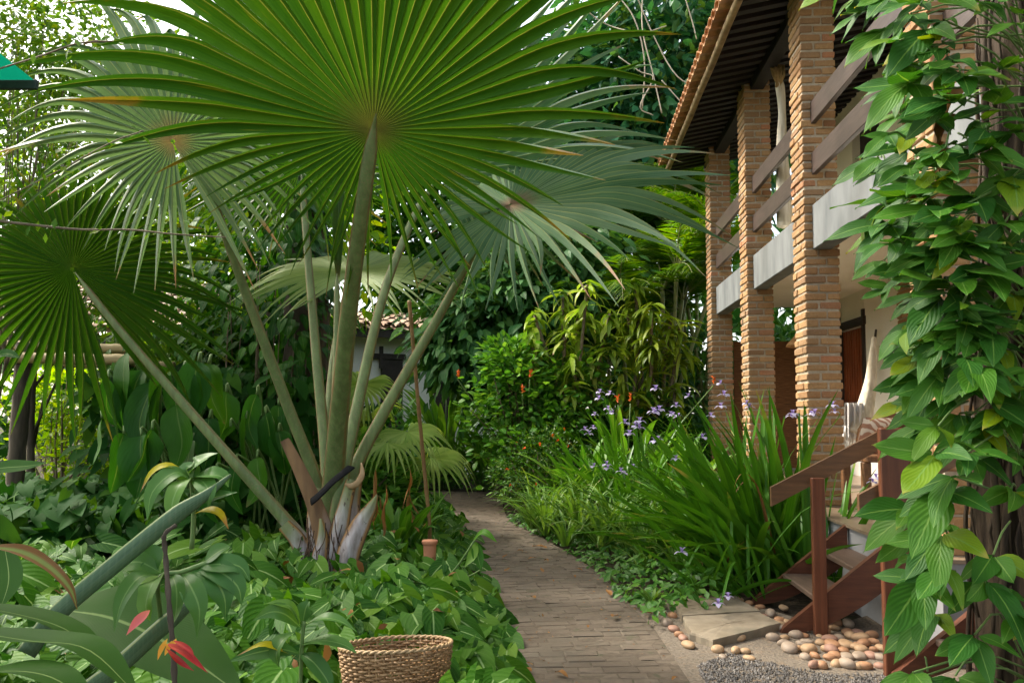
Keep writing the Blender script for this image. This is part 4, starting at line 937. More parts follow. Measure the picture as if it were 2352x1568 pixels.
# broad leafed bushes filling beds
def strapbush(name, label, base, n, L, W, mat, fl=(), group=None, kind='lance', e=(.9, 1.5), bend=(.6, 1.6), br=.25, stalk=.5, az=(0, 6.283)):
    base = np.asarray(base, float); o = thing(name, label, 'plant', base, group); m = MB(); s_ = MB()
    for i in range(n):
        a = U(*az); b = base+np.array([math.cos(a)*U(0, br), math.sin(a)*U(0, br), 0]); el = U(*e); h = L*stalk*U(.5, 1.4)
        A = arc(b, a, el+.1, h, .15, 4); s_.tube(A, .009, 5, cap=False)
        blade(m, arc(A[-1], a, el-.1, L*U(.7, 1.15), U(*bend), 7, U(-.3, .3)), W*U(.75, 1.2), kind, fold=.25, rows=8, roll=U(-.4, .4))
    m.build('leaves', G[mat], o, smooth=True); s_.build('stalks', G['stem'], o)
    for (u, v, Y) in fl:
        p = at(u, v, Y); f = MB()
        for k in range(10):
            d = np.r_[rng.normal(0, .6, 2), U(.2, 1.2)]; q = p+[0, 0, .009*k-.05]; blade(f, [q, q+d*.02, q+d*.042], .016, 'lance', fold=.5, rows=4, up=(0, -1, .2))
        f.build('flower', G['orange'], o); f = MB(); f.tube([base+[0, 0, .2], (base+p)/2+[0, 0, .15], p-[0, 0, .08]], .008, 5); f.build('flower_stalk', G['stem'], o)
    return o
strapbush('heliconia', 'heliconia clump with orange flowers in front of the white cottage', [-1.2, 15.0, 0], 80, 1.0, .13, 'heli', [(985, 890, 14.6), (992, 905, 14.6), (1070, 893, 14.7), (1052, 905, 14.7), (1025, 908, 14.7)], 'orange flowered heliconias', stalk=.9)
strapbush('heliconia', 'heliconia clump with orange flowers behind the light green shrub', [.2, 12.3, 0], 60, .75, .10, 'heli', [(1217, 858, 10.9), (1200, 893, 10.9), (1052, 858, 11.)], 'orange flowered heliconias', stalk=.9)
strapbush('heliconia', 'heliconia clump with orange flowers beside the drooping yellow plants', [1.5, 10.9, 0], 50, .8, .11, 'heli', [(1420, 915, 10.6), (1448, 912, 10.6), (1638, 872, 10.8)], 'orange flowered heliconias', stalk=.8)
strapbush('border_plant', 'long leaved plant at the far left of the path bend', [-2.2, 14.9, 0], 54, .9, .11, 'heli', stalk=.6)
strapbush('border_plant', 'narrow leaved plant at the far edge of the path', [-.45, 14.7, 0], 64, .85, .11, 'heli', stalk=.5)
strapbush('border_plant', 'broad dark border plant to the right of the dark bush', [.95, 9.9, 0], 50, .7, .10, 'heli', stalk=.6)
strapbush('border_plant', 'leafy plant behind the iris flowers, left of the far pillar', [2.0, 9.8, 0], 50, .8, .09, 'heli', stalk=.5)
strapbush('border_plant', 'plant with browned leaves behind the palm base', [-1.05, 7.6, 0], 30, .5, .09, 'heli', stalk=.4)
for k in range(11):
    m = MB(); p = at(U(860, 945), U(1080, 1200), U(6.7, 8)); d = nrm(np.array([U(-.4, .4), U(-.3, .3), -1])); blade(m, [p+[0, 0, .12], p, p+d*.1, p+d*.22+np.r_[U(-.05, .05, 2), 0]], .035, 'lance', rows=8, fold=.7, roll=U(-1, 1), wave=.08)
    m.build('withered_leaf', G['dry'], base=p, label='brown withered leaf hanging behind the palm base', category='leaf', group='withered leaves behind the palm base')
# ------------------------------------------------------------------ drooping yellow green plants (cane plants)
def drac(label, base, heads, mat, per, L, W):
    base = np.asarray(base, float); o = thing('cane_plant', label, 'plant', base, 'cane plants with drooping leaves'); m = MB(); s_ = MB()
    for h in heads:
        h = np.asarray(h, float); s_.tube(catmull([base+np.r_[U(-.2, .2, 2), 0], (base+h)/2+np.r_[U(-.15, .15, 2), 0], h], 10), .025, 6)
        for k in range(per):
            a = U(0, 6.283); z = h+[0, 0, U(-.6, .12)]; el = U(-1., .2)
            blade(m, arc(z, a, el, L*U(.7, 1.2), U(.7, 1.5), 7, U(-.2, .2)), W*U(.7, 1.2), 'strap', fold=.3, rows=8, wave=.06, roll=U(-.5, .5))
    m.build('leaves', G[mat], o, smooth=True); s_.build('canes', G['twig'], o)
hd = lambda L_: [at(u, v, Y) for u, v, Y in L_]
jh = lambda L_: hd([(u+U(-28, 28), v+U(-45, 45), Y+U(-.3, .3)) for u, v, Y in L_])
drac('cane plant with pale yellow drooping leaves', [.9, 11.9, 0], jh([(1250, 700, 11.8), (1310, 640, 12.), (1310, 750, 11.7), (1370, 690, 11.9), (1240, 770, 11.8), (1340, 800, 11.6), (1290, 850, 11.5), (1400, 760, 11.8), (1340, 720, 11.6)]), 'drac', 34, .36, .08)
drac('cane plant with long greener drooping leaves right of the yellow one', [1.9, 12., 0], jh([(1450, 650, 12.), (1510, 690, 12.), (1470, 760, 11.8), (1540, 770, 12.), (1430, 820, 11.6), (1490, 850, 11.6), (1560, 720, 12.2), (1420, 700, 12.), (1530, 880, 11.8), (1450, 900, 11.5)]), 'dracdark', 44, .40, .065)
# ------------------------------------------------------------------ feather palms
def areca(label, base, top, nf, L, canes=4):
    base = np.asarray(base, float); o = thing('feather_palm', label, 'palm tree', base, 'feather palms by the far pillar'); m = MB(); s_ = MB(); c = MB()
    for k in range(canes):
        b = base+np.r_[rng.normal(0, .18, 2), 0]; t = np.asarray(top)+np.r_[rng.normal(0, .35, 2), U(-.9, .2)]; P = catmull([b, (b+t)/2+np.r_[U(-.1, .1, 2), 0], t], 26)
        c.tube(P, .032+.004*(np.arange(26) % 3 == 0), 7)
        for q in range(nf):
            a = U(0, 6.283); R = arc(t, a, U(.6, 1.45), L*U(.7, 1.1), U(1.2, 2.4), 16, U(-.2, .2)); s_.tube(R, np.linspace(.012, .003, 16), 4, cap=False)
            Rf = catmull(R, 44); tg = nrm(np.gradient(Rf, axis=0)); ii = np.arange(6, 43)
            sd = nrm(np.cross(tg, [0, 0, 1.])); 
            for sg in (-1, 1):
                ax = nrm(sd[ii]*sg+tg[ii]*.75+np.array([0, 0, -.25])+rng.normal(0, .08, (len(ii), 3)))
                scatter(m, LT, Rf[ii], ax, nrm(np.cross(ax, tg[ii])*sg+[0, 0, .3]), (.42*L/1.6)*np.sin(np.pi*(ii/44.)**.7)**.6*U(.85, 1.1, len(ii)))
    m.build('fronds', G['areca'], o, smooth=False); s_.build('rachis', G['cane'], o); c.build('canes', G['cane'], o)
LT = [leaf_tpl(.085, 'lance', 3, 1, .3, d) for d in (.1, .3)]
areca('feather palm with ringed canes just left of the far pillar', [2.35, 13.2, 0], [2.45, 13.2, 3.6], 9, 1.7, 5)
areca('tall feather palm behind the far pillar', [3.3, 14.6, 0], [3.2, 14.4, 4.6], 9, 1.9, 4)
areca('feather palm reaching over the yellow leaved plants', [1.6, 13.6, 0], [1.6, 13.4, 2.9], 8, 1.7, 4)
# ------------------------------------------------------------------ trees (background)
tree('broadleaf_tree', 'leafy tree with large blue green leaves behind the small shrub', 'tree', [-.2, 13.4, 0], [((.0, 13.4, 2.75), (1.4, .9, 1.3)), ((-.6, 13.2, 2.6), (.7, .7, .8)), ((.85, 13.5, 3.5), (1., .9, 1.))], 'tree', 'broad', .26, 300, 24, .22, .09, droop=.6)
tree('broadleaf_tree', 'tall tree with glossy leaves beyond the house eave', 'tree', [3.4, 17, 0], [((2.9, 15.6, 7.4), (2.3, 1.6, 2.8)), ((1.2, 16, 6), (1.8, 1.6, 2.6)), ((4.4, 16.5, 8.), (2.2, 1.6, 2.))], 'treeblue', 'broad', .30, 560, 26, .34, .22)
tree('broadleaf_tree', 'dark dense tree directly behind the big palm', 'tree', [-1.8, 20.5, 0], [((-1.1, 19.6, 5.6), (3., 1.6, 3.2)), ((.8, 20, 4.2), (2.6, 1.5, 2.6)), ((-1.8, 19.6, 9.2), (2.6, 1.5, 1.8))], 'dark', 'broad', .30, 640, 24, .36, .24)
tree('broadleaf_tree', 'tree coloured yellow green as if sunlit between the left palm leaves', 'tree', [-4.6, 15.6, 0], [((-4.3, 15, 4.6), (1.9, 1.3, 2.2)), ((-3.1, 15.2, 6.6), (1.5, 1.2, 1.5)), ((-5.6, 15.3, 6.2), (1.3, 1.2, 1.3))], 'suntone', 'broad', .27, 240, 18, .36, .16)
tree('broadleaf_tree', 'tree coloured as if sunlit over the low roofs at the far left', 'tree', [-8.6, 17, 0], [((-8.4, 16.5, 4.6), (2.2, 1.5, 2.2)), ((-6.6, 17, 3.6), (1.5, 1.5, 1.6)), ((-10.5, 16.5, 5), (2, 1.5, 2.6))], 'suntone', 'broad', .26, 260, 20, .38, .18)
tree('small_leaved_tree', 'twiggy small leaved tree at the upper left edge', 'tree', [-4.9, 7.6, 0], [((-4.35, 7.5, 3.7), (.5, .5, .8)), ((-4.1, 7.5, 4.8), (.7, .5, .6)), ((-4.9, 7.5, 4.7), (.8, .6, .8))], 'smallleaf', 'small', .08, 230, 24, .17, .03, bark='twig', limbs=34, droop=.15)
tree('small_leaved_tree', 'small leaved tree filling the left edge behind the dark palm leaf', 'tree', [-5.6, 9.8, 0], [((-5.2, 9.4, 3.4), (1.1, .8, 1.6)), ((-4.3, 9.6, 2.6), (.8, .7, 1.2)), ((-4.9, 9.6, 5), (1.2, .7, 1.0))], 'smallleaf', 'small', .11, 240, 30, .24, .06, limbs=12)
# understory bushes on the left and in the distance
shrub('sun_toned_bush', 'bush coloured bright as if sunlit beyond the bamboo frame at the left', 'shrub', [-6.9, 13.4, 0], [((-6.6, 13.2, .9), (1.3, .6, .9)), ((-5.3, 13.3, .8), (.9, .6, .8))], 190, 13, 'suntone', 'broad', .15, .2)
shrub('sun_toned_bush', 'leafy bush coloured as if sunlit just behind the bamboo posts at the left edge', 'shrub', [-5.8, 10.6, 0], [((-6.0, 10.5, .8), (.8, .5, .8)), ((-4.9, 10.6, .6), (.6, .4, .6)), ((-5.6, 10.6, 1.6), (.9, .4, .45))], 170, 14, 'suntone', 'broad', .11, .17)
shrub('sun_toned_bush', 'bush coloured as if sunlit seen beneath the dark palm leaf', 'shrub', [-4.2, 12.6, 0], [((-4.2, 12.6, .8), (.9, .6, .9))], 150, 14, 'suntone', 'broad', .14, .2)
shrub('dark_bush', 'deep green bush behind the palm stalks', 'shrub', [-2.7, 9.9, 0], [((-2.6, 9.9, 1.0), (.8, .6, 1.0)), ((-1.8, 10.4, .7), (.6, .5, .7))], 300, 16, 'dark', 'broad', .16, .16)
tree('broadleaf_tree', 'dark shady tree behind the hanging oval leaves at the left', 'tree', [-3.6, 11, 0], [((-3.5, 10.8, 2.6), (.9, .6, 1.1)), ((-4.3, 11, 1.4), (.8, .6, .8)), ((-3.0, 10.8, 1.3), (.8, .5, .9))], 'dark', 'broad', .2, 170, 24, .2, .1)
shrub('yellow_bush', 'yellow green leafy bush right of the palm stalks', 'shrub', [-1.75, 8.6, 0], [((-1.6, 8.8, .5), (.55, .4, .5))], 120, 12, 'shrub', 'broad', .14, .14)
shrub('hedge_bush', 'tall green bush filling the gap beyond the far pillar', 'shrub', [2.9, 14.6, 0], [((2.3, 14.4, 1.4), (.9, .5, 1.3)), ((3.5, 14.6, 1.6), (.9, .5, 1.4)), ((4.8, 14.8, 1.6), (1., .5, 1.5))], 330, 16, 'tree', 'broad', .17, .2)
shrub('hedge_bush', 'dark green bush below the far pillar', 'shrub', [1.9, 11.6, 0], [((1.9, 11.9, .7), (.9, .5, .8))], 200, 16, 'dark', 'broad', .15, .16)
# distant wood, one mass
m = MB(); n = 9000
P = np.c_[U(-26, 22, n), U(23, 29, n), U(0, 1, n)**.8*np.interp(U(0, 1, n), [0, 1], [5, 9])]
P = P[(P[:, 0] > -2) | (P[:, 2] < 3.2)]; n = len(P)
scatter(m, TP['broad'], P, nrm(rng.normal(size=(n, 3))+[0, -.3, -.5]), nrm(rng.normal(size=(n, 3))*.5+[0, -.4, 1]), U(.5, .95, n))
m.build('distant_woods', G['dark'], smooth=False, label='distant dark woodland behind the garden', category='woodland', kind='stuff')
# ------------------------------------------------------------------ vine covered trunk, centre left
vt = thing('vine_covered_tree', 'dark tree trunk smothered in climbing leaves behind the palm stalks', 'tree', [-2.35, 9.0, 0])
m = MB(); P = catmull([[-2.35, 9.0, -.05], [-2.32, 9, .8], [-2.25, 9.0, 2.2], [-2.3, 9.1, 4], [-2.2, 9.2, 6.5]], 30)
m.tube(P, np.linspace(.30, .17, 30)*(1+.08*np.sin(np.arange(30)*1.7)), 14); m.build('trunk', G['bark'], vt)
m = MB(); n = 2600; z = U(.6, 5., n); a = U(0, 6.283, n); rr = .28+np.abs(rng.normal(0, .30, n))*np.interp(z, [.7, 1.5, 2.6, 5], [.3, 1.0, 1.4, .6]); sx = np.where(np.cos(a) > 0, .35, 2.1)
P = np.c_[-2.3+np.cos(a)*rr*sx, 9+np.sin(a)*rr, z]; ax = nrm(np.c_[np.cos(a)*.7, np.sin(a)*.7-.2, -U(.3, 1.2, n)]); scatter(m, TP['vine'], P, ax, nrm(np.c_[np.cos(a)*.6, np.sin(a)*.6-.3, np.ones(n)*.7]), U(.12, .23, n))
m.build('climbing_leaves', G['oval'], vt)
m = MB()
for k in range(30):
    x = -2.3+U(-.75, .35); y = 8.65+U(-.2, .3); z0 = U(1.2, 3); m.tube(catmull([[x, y, z0], [x+U(-.06, .06), y, z0*.5], [x+U(-.1, .1), y-.05, U(.05, .3)]], 8), .006, 4)
m.build('hanging_roots', G['twig'], vt)
# ------------------------------------------------------------------ big hanging oval leaves
def ovals(label, base, L, W):
    base = np.asarray(base, float); o = thing('philodendron', label, 'plant', base, 'plants with big hanging oval leaves'); m = MB(); s_ = MB()
    for (u, v, Y, ln, dx) in L:
        p = at(u, v, Y); s_.tube(catmull([base+np.r_[U(-.25, .25, 2), 0], (base+p)/2+np.r_[U(-.1, .1), .1, .2], p+[0, .06, .05], p], 12), .012, 5)
        blade(m, [p, p+[dx*.25*ln, -.10*ln, -.22*ln], p+[dx*.5*ln, -.12*ln, -.6*ln], p+[dx*.62*ln+U(-.12, .12), -.06*ln+U(-.1, .1), -1.0*ln]], W*U(.6, 1.05)*ln/.5, 'oval', up=(U(-1.5, 1.5)+dx*.4, -1, U(-.1, .5)), fold=U(.1, .8), roll=U(-.4, .4), cols=2, rows=10, wave=.02)
    m.build('leaves', G['oval'], o); s_.build('stalks', G['stem'], o); return o
ovals('dark plant with big hanging oval leaves left of the palm stalks', [-3.0, 7.6, 0], [(330+U(-10, 10), 850, 7.3, .62, -.2), (385, 845, 7.2, .68, -.1), (360, 880, 7.1, .6, -.35), (420, 850, 7.4, .6, .15), (455, 830, 7.4, .6, .0), (478, 835, 7.5, .55, .25), (285, 995, 7.0, .5, -.1), (325, 1000, 6.9, .52, .15), (250, 870, 7.2, .45, .1), (290, 810, 7.2, .5, .05), (405, 930, 7.0, .55, .3), (350, 985, 6.8, .42, -.3), (440, 1010, 7.1, .45, .0), (480, 960, 7.2, .45, .1), (305, 880, 7.3, .5, .1), (235, 960, 7.2, .4, .1)], .27)
ovals('dark plant with broad leaves at the foot of the vine covered trunk', [-2.2, 7.9, 0], [(590, 905, 7.6, .5, -.2), (565, 960, 7.5, .55, .1), (610, 950, 7.6, .5, .35), (640, 990, 7.6, .4, .3), (545, 1060, 7.2, .45, -.1), (590, 1050, 7.2, .42, .2), (500, 1080, 7.0, .45, -.2), (640, 930, 7.8, .42, .1), (530, 980, 7.4, .45, -.3), (520, 900, 7.7, .45, .1)], .28)
# fill of mid sized dark leaves between
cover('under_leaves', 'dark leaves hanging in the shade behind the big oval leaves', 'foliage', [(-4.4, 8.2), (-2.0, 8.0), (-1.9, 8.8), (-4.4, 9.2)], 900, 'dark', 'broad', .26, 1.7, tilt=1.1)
# ------------------------------------------------------------------ pale hanging roots, upper right
rt = MB()
for q in (((1450, -40), (1500, 80), (1560, 180), (1640, 205)), ((1480, -60), (1475, 60), (1500, 170), (1520, 260)), ((1420, 130), (1470, 165), (1500, 180), (1470, 245), (1500, 265)), ((1560, -50), (1590, 50), (1600, 90)), ((1330, 10), (1390, 55), (1470, 75), (1530, 60)), ((1400, -30), (1455, 40), (1480, 140), (1475, 250)), ((1520, 185), (1560, 230), (1590, 260))):
    rt.tube(catmull([at(u, v, 13.6+U(-.2, .2)) for u, v in q], 18), .011, 5)
rt.build('hanging_roots', G['root'], base=at(1500, 100, 13.6), label='pale looping hanging roots among the glossy leaves by the eave', category='roots')
# ------------------------------------------------------------------ cottage and hut, pergola
def tiles(mb, x0, x1, y0, z0, y1, z1, pitch=.2, rows=9):
    n = int((x1-x0)/pitch); ang = np.linspace(0, np.pi, 6)
    for j in range(n):
        for i in range(rows):
            f0, f1 = i/rows, (i+1.25)/rows
            for (dx, sg) in ((0, 1), (pitch/2, -1)):
                P = []
                for f, r, l in ((f0, pitch*.46, .022), (f1, pitch*.40, 0)):
                    for t in ang: P.append([x0+j*pitch+dx+r*math.cos(t), y0+(y1-y0)*f, z0+(z1-z0)*f+l+sg*r*math.sin(t)*.75+(.05 if sg > 0 else .06)+U(-.004, .004)])
                mb.add(P, [[t, t+1, 6+t+1, 6+t] for t in range(5)])
ct = thing('white_cottage', 'small white cottage with a weathered tile roof and dark doors behind the palm', 'cottage', [-3.4, 16.8, 0])
CA = rotz(.42); CO = np.array([-3.95, 16.4, 0.])
def cx(m):
    m.v = [v*1.25 @ CA.T+CO for v in m.v]; return m
m = MB(); m.box([1.5, .08, 1.28], (3.4, .15, 2.56)); m.box([-.13, 1.2, 1.28], (.15, 2.08, 2.56)); cx(m).build('wall', G['white'], ct, smooth=False)
m = MB(); tiles(m, -.5, 3.4, -.5, 2.40, 1.0, 2.78, rows=5); cx(m).build('roof', G['oldtile'], ct, smooth=False)
m = MB(); m.box([1.45, -.4, 2.36], (3.8, .08, .13)); m.box([1.5, -.02, 2.5], (3.4, .05, .1)); cx(m).build('eave_board', G['darkwood'], ct, smooth=False)
for x in (1.28, 2.2): m = MB(); m.box([x, -.02, 1.0], (.36, .06, 1.95)); cx(m).build('door', G['darkwood'], ct, smooth=False)
m = MB(); m.box([1.2, -.05, 2.02], (.62, .05, .09)); m.box([1.08, -.09, 2.0], (.06, .04, .36)); cx(m).build('lintel', G['darkwood'], ct, smooth=False)
def bigbrick(parent, x, y, w, d, h):
    m = MB(); m.box([x, y, h/2], (w-.03, d-.03, h), mi=1)
    for i in range(int(h/.08)):
        for (cx, cy, sx, sy) in ((x-w*.25, y, w*.47, d), (x+w*.25, y, w*.47, d)) if i % 2 else ((x-w*.33, y, w*.3, d), (x+w*.16, y, w*.64, d)):
            m.box([cx, cy, i*.08+.04], (sx, sy, .062), None, .006)
    m.build('brick_pillar', [G['brick'], G['mortar']], parent, smooth=False)
bigbrick(ct, -3.5, 16.15, .44, .38, 2.86)
ht = thing('garden_hut', 'low tiled hut with brick walls beyond the bamboo frame at the left', 'hut', [-6.2, 12.3, 0])
m = MB(); tiles(m, -8.6, -4.1, 11.3, 2.42, 13.4, 3.35); m.build('roof', G['oldtile'], ht, smooth=False)
m = MB(); m.box([-6.4, 11.42, 2.36], (4.6, .08, .12)); m.build('eave_board', G['darkwood'], ht, smooth=False)
bigbrick(ht, -4.95, 11.7, .5, .3, 2.3); bigbrick(ht, -8.3, 11.7, .4, .3, 2.3)
pg = thing('bamboo_pergola', 'bamboo pole frame on dark posts below the left palm leaf', 'pergola', [-4.9, 8.6, 0])
for (u0, v0, u1, v1, Y, r) in ((-30, 790, 330, 802, 8.6, .05), (-30, 818, 330, 826, 8.3, .055), (150, 835, 400, 838, 8.8, .04)):
    m = MB(); P = catmull([at(u0, v0, Y), at((u0+u1)/2, (v0+v1)/2+2, Y), at(u1, v1, Y)], 30); m.tube(P, r*(1+.1*(np.arange(30) % 6 == 0)), 8); m.build('bamboo_pole', G['bamboo'], pg)
for (u, Y, r) in ((45, 8.45, .085), (275, 8.7, .07)):
    x = (u-1176)/FPX*Y; m = MB(); m.tube(catmull([[x-.05, Y, -.05], [x, Y, .9], [x+.04, Y, 2.05]], 16), r*(1+.06*np.sin(np.arange(16)*2.2)), 9); m.build('post', G['bark'], pg)
# ------------------------------------------------------------------ right trunk and its vine
TX, TY = 1.86, 3.0
tr = thing('tree_trunk', 'rough fibrous tree trunk at the right edge wrapped by the vine', 'tree', [TX, TY, 0])
P = catmull([[1.86, 3.0, -.05], [1.86, 3.0, .5], [1.87, 3.0, 1.2], [1.94, 3.02, 2.0], [1.96, 3.05, 3.4], [1.95, 3.1, 5.2]], 60)
m = MB(); k = 40; m.tube(P, np.linspace(.185, .155, 60), k); V = m.v[0]; nv = 60*k; th = np.tile(np.arange(k), 60); zi = np.repeat(np.arange(60), k)
w = 1+.05*np.sin(th*1.9+zi*.25)+.05*rng.normal(size=nv)*.7+.04*np.sin(th*5.1+zi*.6); V[:nv] = np.repeat(P, k, 0)+(V[:nv]-np.repeat(P, k, 0))*w[:, None]
m.build('bark', G['barklight'], tr)
m = MB()
for q in range(70):
    a = U(2.2, 6.4); z0 = U(0, 3.2); L = U(.3, 1.3); n = 10; z = np.linspace(z0, z0+L, n); aa = a+np.cumsum(U(-.09, .09, n)); rr = .19+U(0, .015)+.008*np.sin(np.arange(n)*1.3+q)
    cx = np.interp(z, P[:, 2], P[:, 0]); m.tube(np.c_[cx+rr*np.cos(aa), TY+rr*np.sin(aa), z], U(.003, .009), 5)
m.build('bark_fibres', G['barklight'], tr)
vn = thing('climbing_vine', 'climbing vine with clusters of large pointed green leaves on the right hand trunk', 'vine', [TX-.2, TY-.2, 0])
lv = MB(); stv = MB(); wst = MB()
edge = np.array([(-60, 1930), (0, 1950), (60, 2020), (150, 2060), (250, 2040), (330, 2005), (420, 1985), (480, 2000), (540, 2025), (600, 1985), (650, 2005), (700, 2085), (790, 2060), (880, 2090), (950, 2100), (1020, 2070), (1100, 2060), (1180, 2075), (1260, 2080), (1330, 2090), (1420, 2100), (1500, 2100), (1600, 2110)], float)
# stems up the trunk
for q in range(5):
    a = [3.4, 4.0, 4.6, 5.2, 3.9][q]; z = np.linspace(.05+q*.1, 3.6, 26); aa = a+.25*np.sin(z*2+q); cx = np.interp(z, P[:, 2], P[:, 0]); wst.tube(np.c_[cx+.2*np.cos(aa), TY+.2*np.sin(aa), z], .013, 6)
def cluster(c, out, n, L):
    """a leaf of n pointed leaflets hanging from the stalk end c"""
    out = nrm(out); sd = nrm(np.cross(out, [0, 0, 1.])); 
    P_ = []; A = []; Up = []; S = []
    for k in range(n):
        f = (k-(n-1)/2)/max(1, (n-1)/2) if n > 1 else 0.
        a = f*U(.8, 1.25); d = out*math.cos(a)+sd*math.sin(a)+np.array([0, 0, -U(-.15, .85)]); d = nrm(d)
        P_.append(c+d*.012); A.append(d); Up.append(nrm(np.array([0, -.55, .9])+out*.5+rng.normal(size=3)*.28)); S.append(L*(1-.28*abs(f))*U(.85, 1.12))
    scatter(lv, TP['vine'], np.array(P_), np.array(A), np.array(Up), np.array(S))
cnt = 0
vs = np.concatenate([np.linspace(-60, 960, 28), np.linspace(1000, 1600, 14)])
for v in vs:
    xl = np.interp(v, edge[:, 0], edge[:, 1])
    us = [xl+35, xl+U(75, 130), xl+U(120, 180), U(2110, 2230), U(2090, 2180) if v < 1250 else 2110, U(2180, 2260), U(2260, 2340), U(2330, 2420), U(2430, 2540)]
    for j, u in enumerate(us):
        if v > 960:
            if j in (3, 4) and rng.random() < .72: continue
            if rng.random() < .3: continue
        if u > 2170 and rng.random() < (.18 if v < 900 else .4): continue
        
        if 1150 < v and 2170 < u and rng.random() < .5: continue
        if 90 < v < 300 and 2230 < u and rng.random() < .5: continue
        if rng.random() < .10: continue
        Y = TY-.30-U(0, .22) if u > 2150 else TY-.18+U(-.22, .25)
        c = at(u+U(-15, 15), v+U(-18, 18), Y); zb = c[2]-U(-.05, .15); tc = np.array([np.interp(zb, P[:, 2], P[:, 0])-.12, TY-.16, zb])
        d = c-tc; out = np.array([d[0], d[1]*.6-.12, 0]) if u < 2200 else np.array([U(-.6, .5), -1, 0])
        if j in (2,) or rng.random() < .25:
            stv.tube(catmull([tc+[0, 0, U(-.15, .1)], (tc+c)/2+np.array([0, U(-.08, .08), U(-.02, .14)]), c], 7), .0036, 5, cap=False)
        else:
            q_ = c+np.array([U(-.02, .12), U(.02, .08), U(-.02, .10)]); stv.tube(catmull([q_, (q_+c)/2+[0, 0, .015], c], 5), .0034, 5, cap=False)
        cluster(c, out, int(rng.choice([2, 3, 3, 4, 5])), U(.10, .225)); cnt += 1
lv.build('leaves', G['vine'], vn); stv.build('stalks', G['stem'], vn, kind='stuff'); wst.build('stems', G['barklight'], vn)
m = MB()
for (u, v) in ((2165, 190), (2145, 330), (2150, 250), (2090, 425), (2120, 480)):
    p = at(u, v, 2.82); blade(m, [p, p+[.02, -.02, -.06], p+[-.01, -.03, -.14]], .07, 'ovate', rows=6, fold=.8, wave=.1)
m.build('dead_leaf', G['dry'], vn)
# ------------------------------------------------------------------ basket
bk = thing('wicker_basket', 'open round basket of woven cane standing among the leaves by the path', 'basket', at(911, 1620, 3.62)*[1, 1, 0]+[0, 0, .0])
bc = ORG['wicker_basket'].copy(); BH = .315; rad_ = lambda z: .185+.055*(z/BH)**.8
def tilt(mb, ax=-.13, ay=-.035):
    R = np.array([[1, 0, 0], [0, math.cos(ax), -math.sin(ax)], [0, math.sin(ax), math.cos(ax)]]) @ np.array([[math.cos(ay), 0, math.sin(ay)], [0, 1, 0], [-math.sin(ay), 0, math.cos(ay)]])
    mb.v = [(V-bc) @ R.T+bc for V in mb.v]; return mb
NS = 44; m = MB(); z = .015; i = 0
while z < BH-.012:
    th = np.linspace(0, 2*np.pi, NS*4+1); ph = (i % 2)*np.pi; r = rad_(z)+.0062*np.sin(th*NS/2+ph); wob = .0025*np.sin(th*3+i*1.3)+.0015*np.sin(th*7+i)
    sl = -.0
    m.tube(np.c_[bc[0]+r*np.cos(th), bc[1]+r*np.sin(th), z+wob], .0058, 5, cap=False); z += .0118; i += 1
tilt(m).build('weave', G['wicker'], bk)
m = MB()
for j in range(NS):
    a = 2*np.pi*(j+.5)/NS; zz = np.linspace(0, BH, 8); m.tube(np.c_[bc[0]+rad_(zz)*np.cos(a), bc[1]+rad_(zz)*np.sin(a), zz], .0055, 5)
tilt(m).build('stakes', G['wicker'], bk)
m = MB(); th = np.linspace(0, 2*np.pi, 160)
for ph in (0, np.pi): m.tube(np.c_[bc[0]+(rad_(BH)+.0045*np.cos(th*24+ph))*np.cos(th), bc[1]+(rad_(BH)+.0045*np.cos(th*24+ph))*np.sin(th), BH+.0045*np.sin(th*24+ph)], .006, 5, cap=False)
tilt(m).build('rim', G['wickrim'], bk)
m = MB(); m.lathe([(.0, .012), (.18, .012), (.18, .0)], bc, 32); tilt(m).build('base', G['wicker'], bk)
m = MB(); n = 420; t = rng.integers(0, NP, n); f = np.where(U(0, 1, n) < .6, U(0, 1, n)**2*.5, 1-U(0, 1, n)**2*.5); P2 = pl[t]+(pr[t]-pl[t])*f[:, None]+rng.normal(0, .03, (n, 2))
scatter(m, TP['small'], np.c_[P2, U(.006, .012, n)], nrm(np.c_[rng.normal(size=(n, 2)), U(-.1, .3, n)]), nrm(np.c_[rng.normal(0, .3, (n, 2)), np.ones(n)]), U(.008, .028, n))
m.build('leaf_litter', G['dry'], label='specks of dry leaf litter scattered over the brick path', category='litter', kind='stuff')
n = 90; P2 = pts_in([(-2.6, 3.2), (-.2, 3.2), (-.3, 5.), (-.5, 8.5), (-3.4, 8.5)], n); m = MB()
scatter(m, TP['broad'], np.c_[P2, cover_z(P2)+U(.08, .2, n)], nrm(np.c_[rng.normal(size=(n, 2)), U(-.8, .1, n)]), nrm(np.c_[rng.normal(0, .5, (n, 2)), np.ones(n)]), U(.05, .13, n))
m.build('dead_leaves', G['dry'], label='scattered dead brown leaves caught in the ground cover', category='dead leaves', kind='stuff')
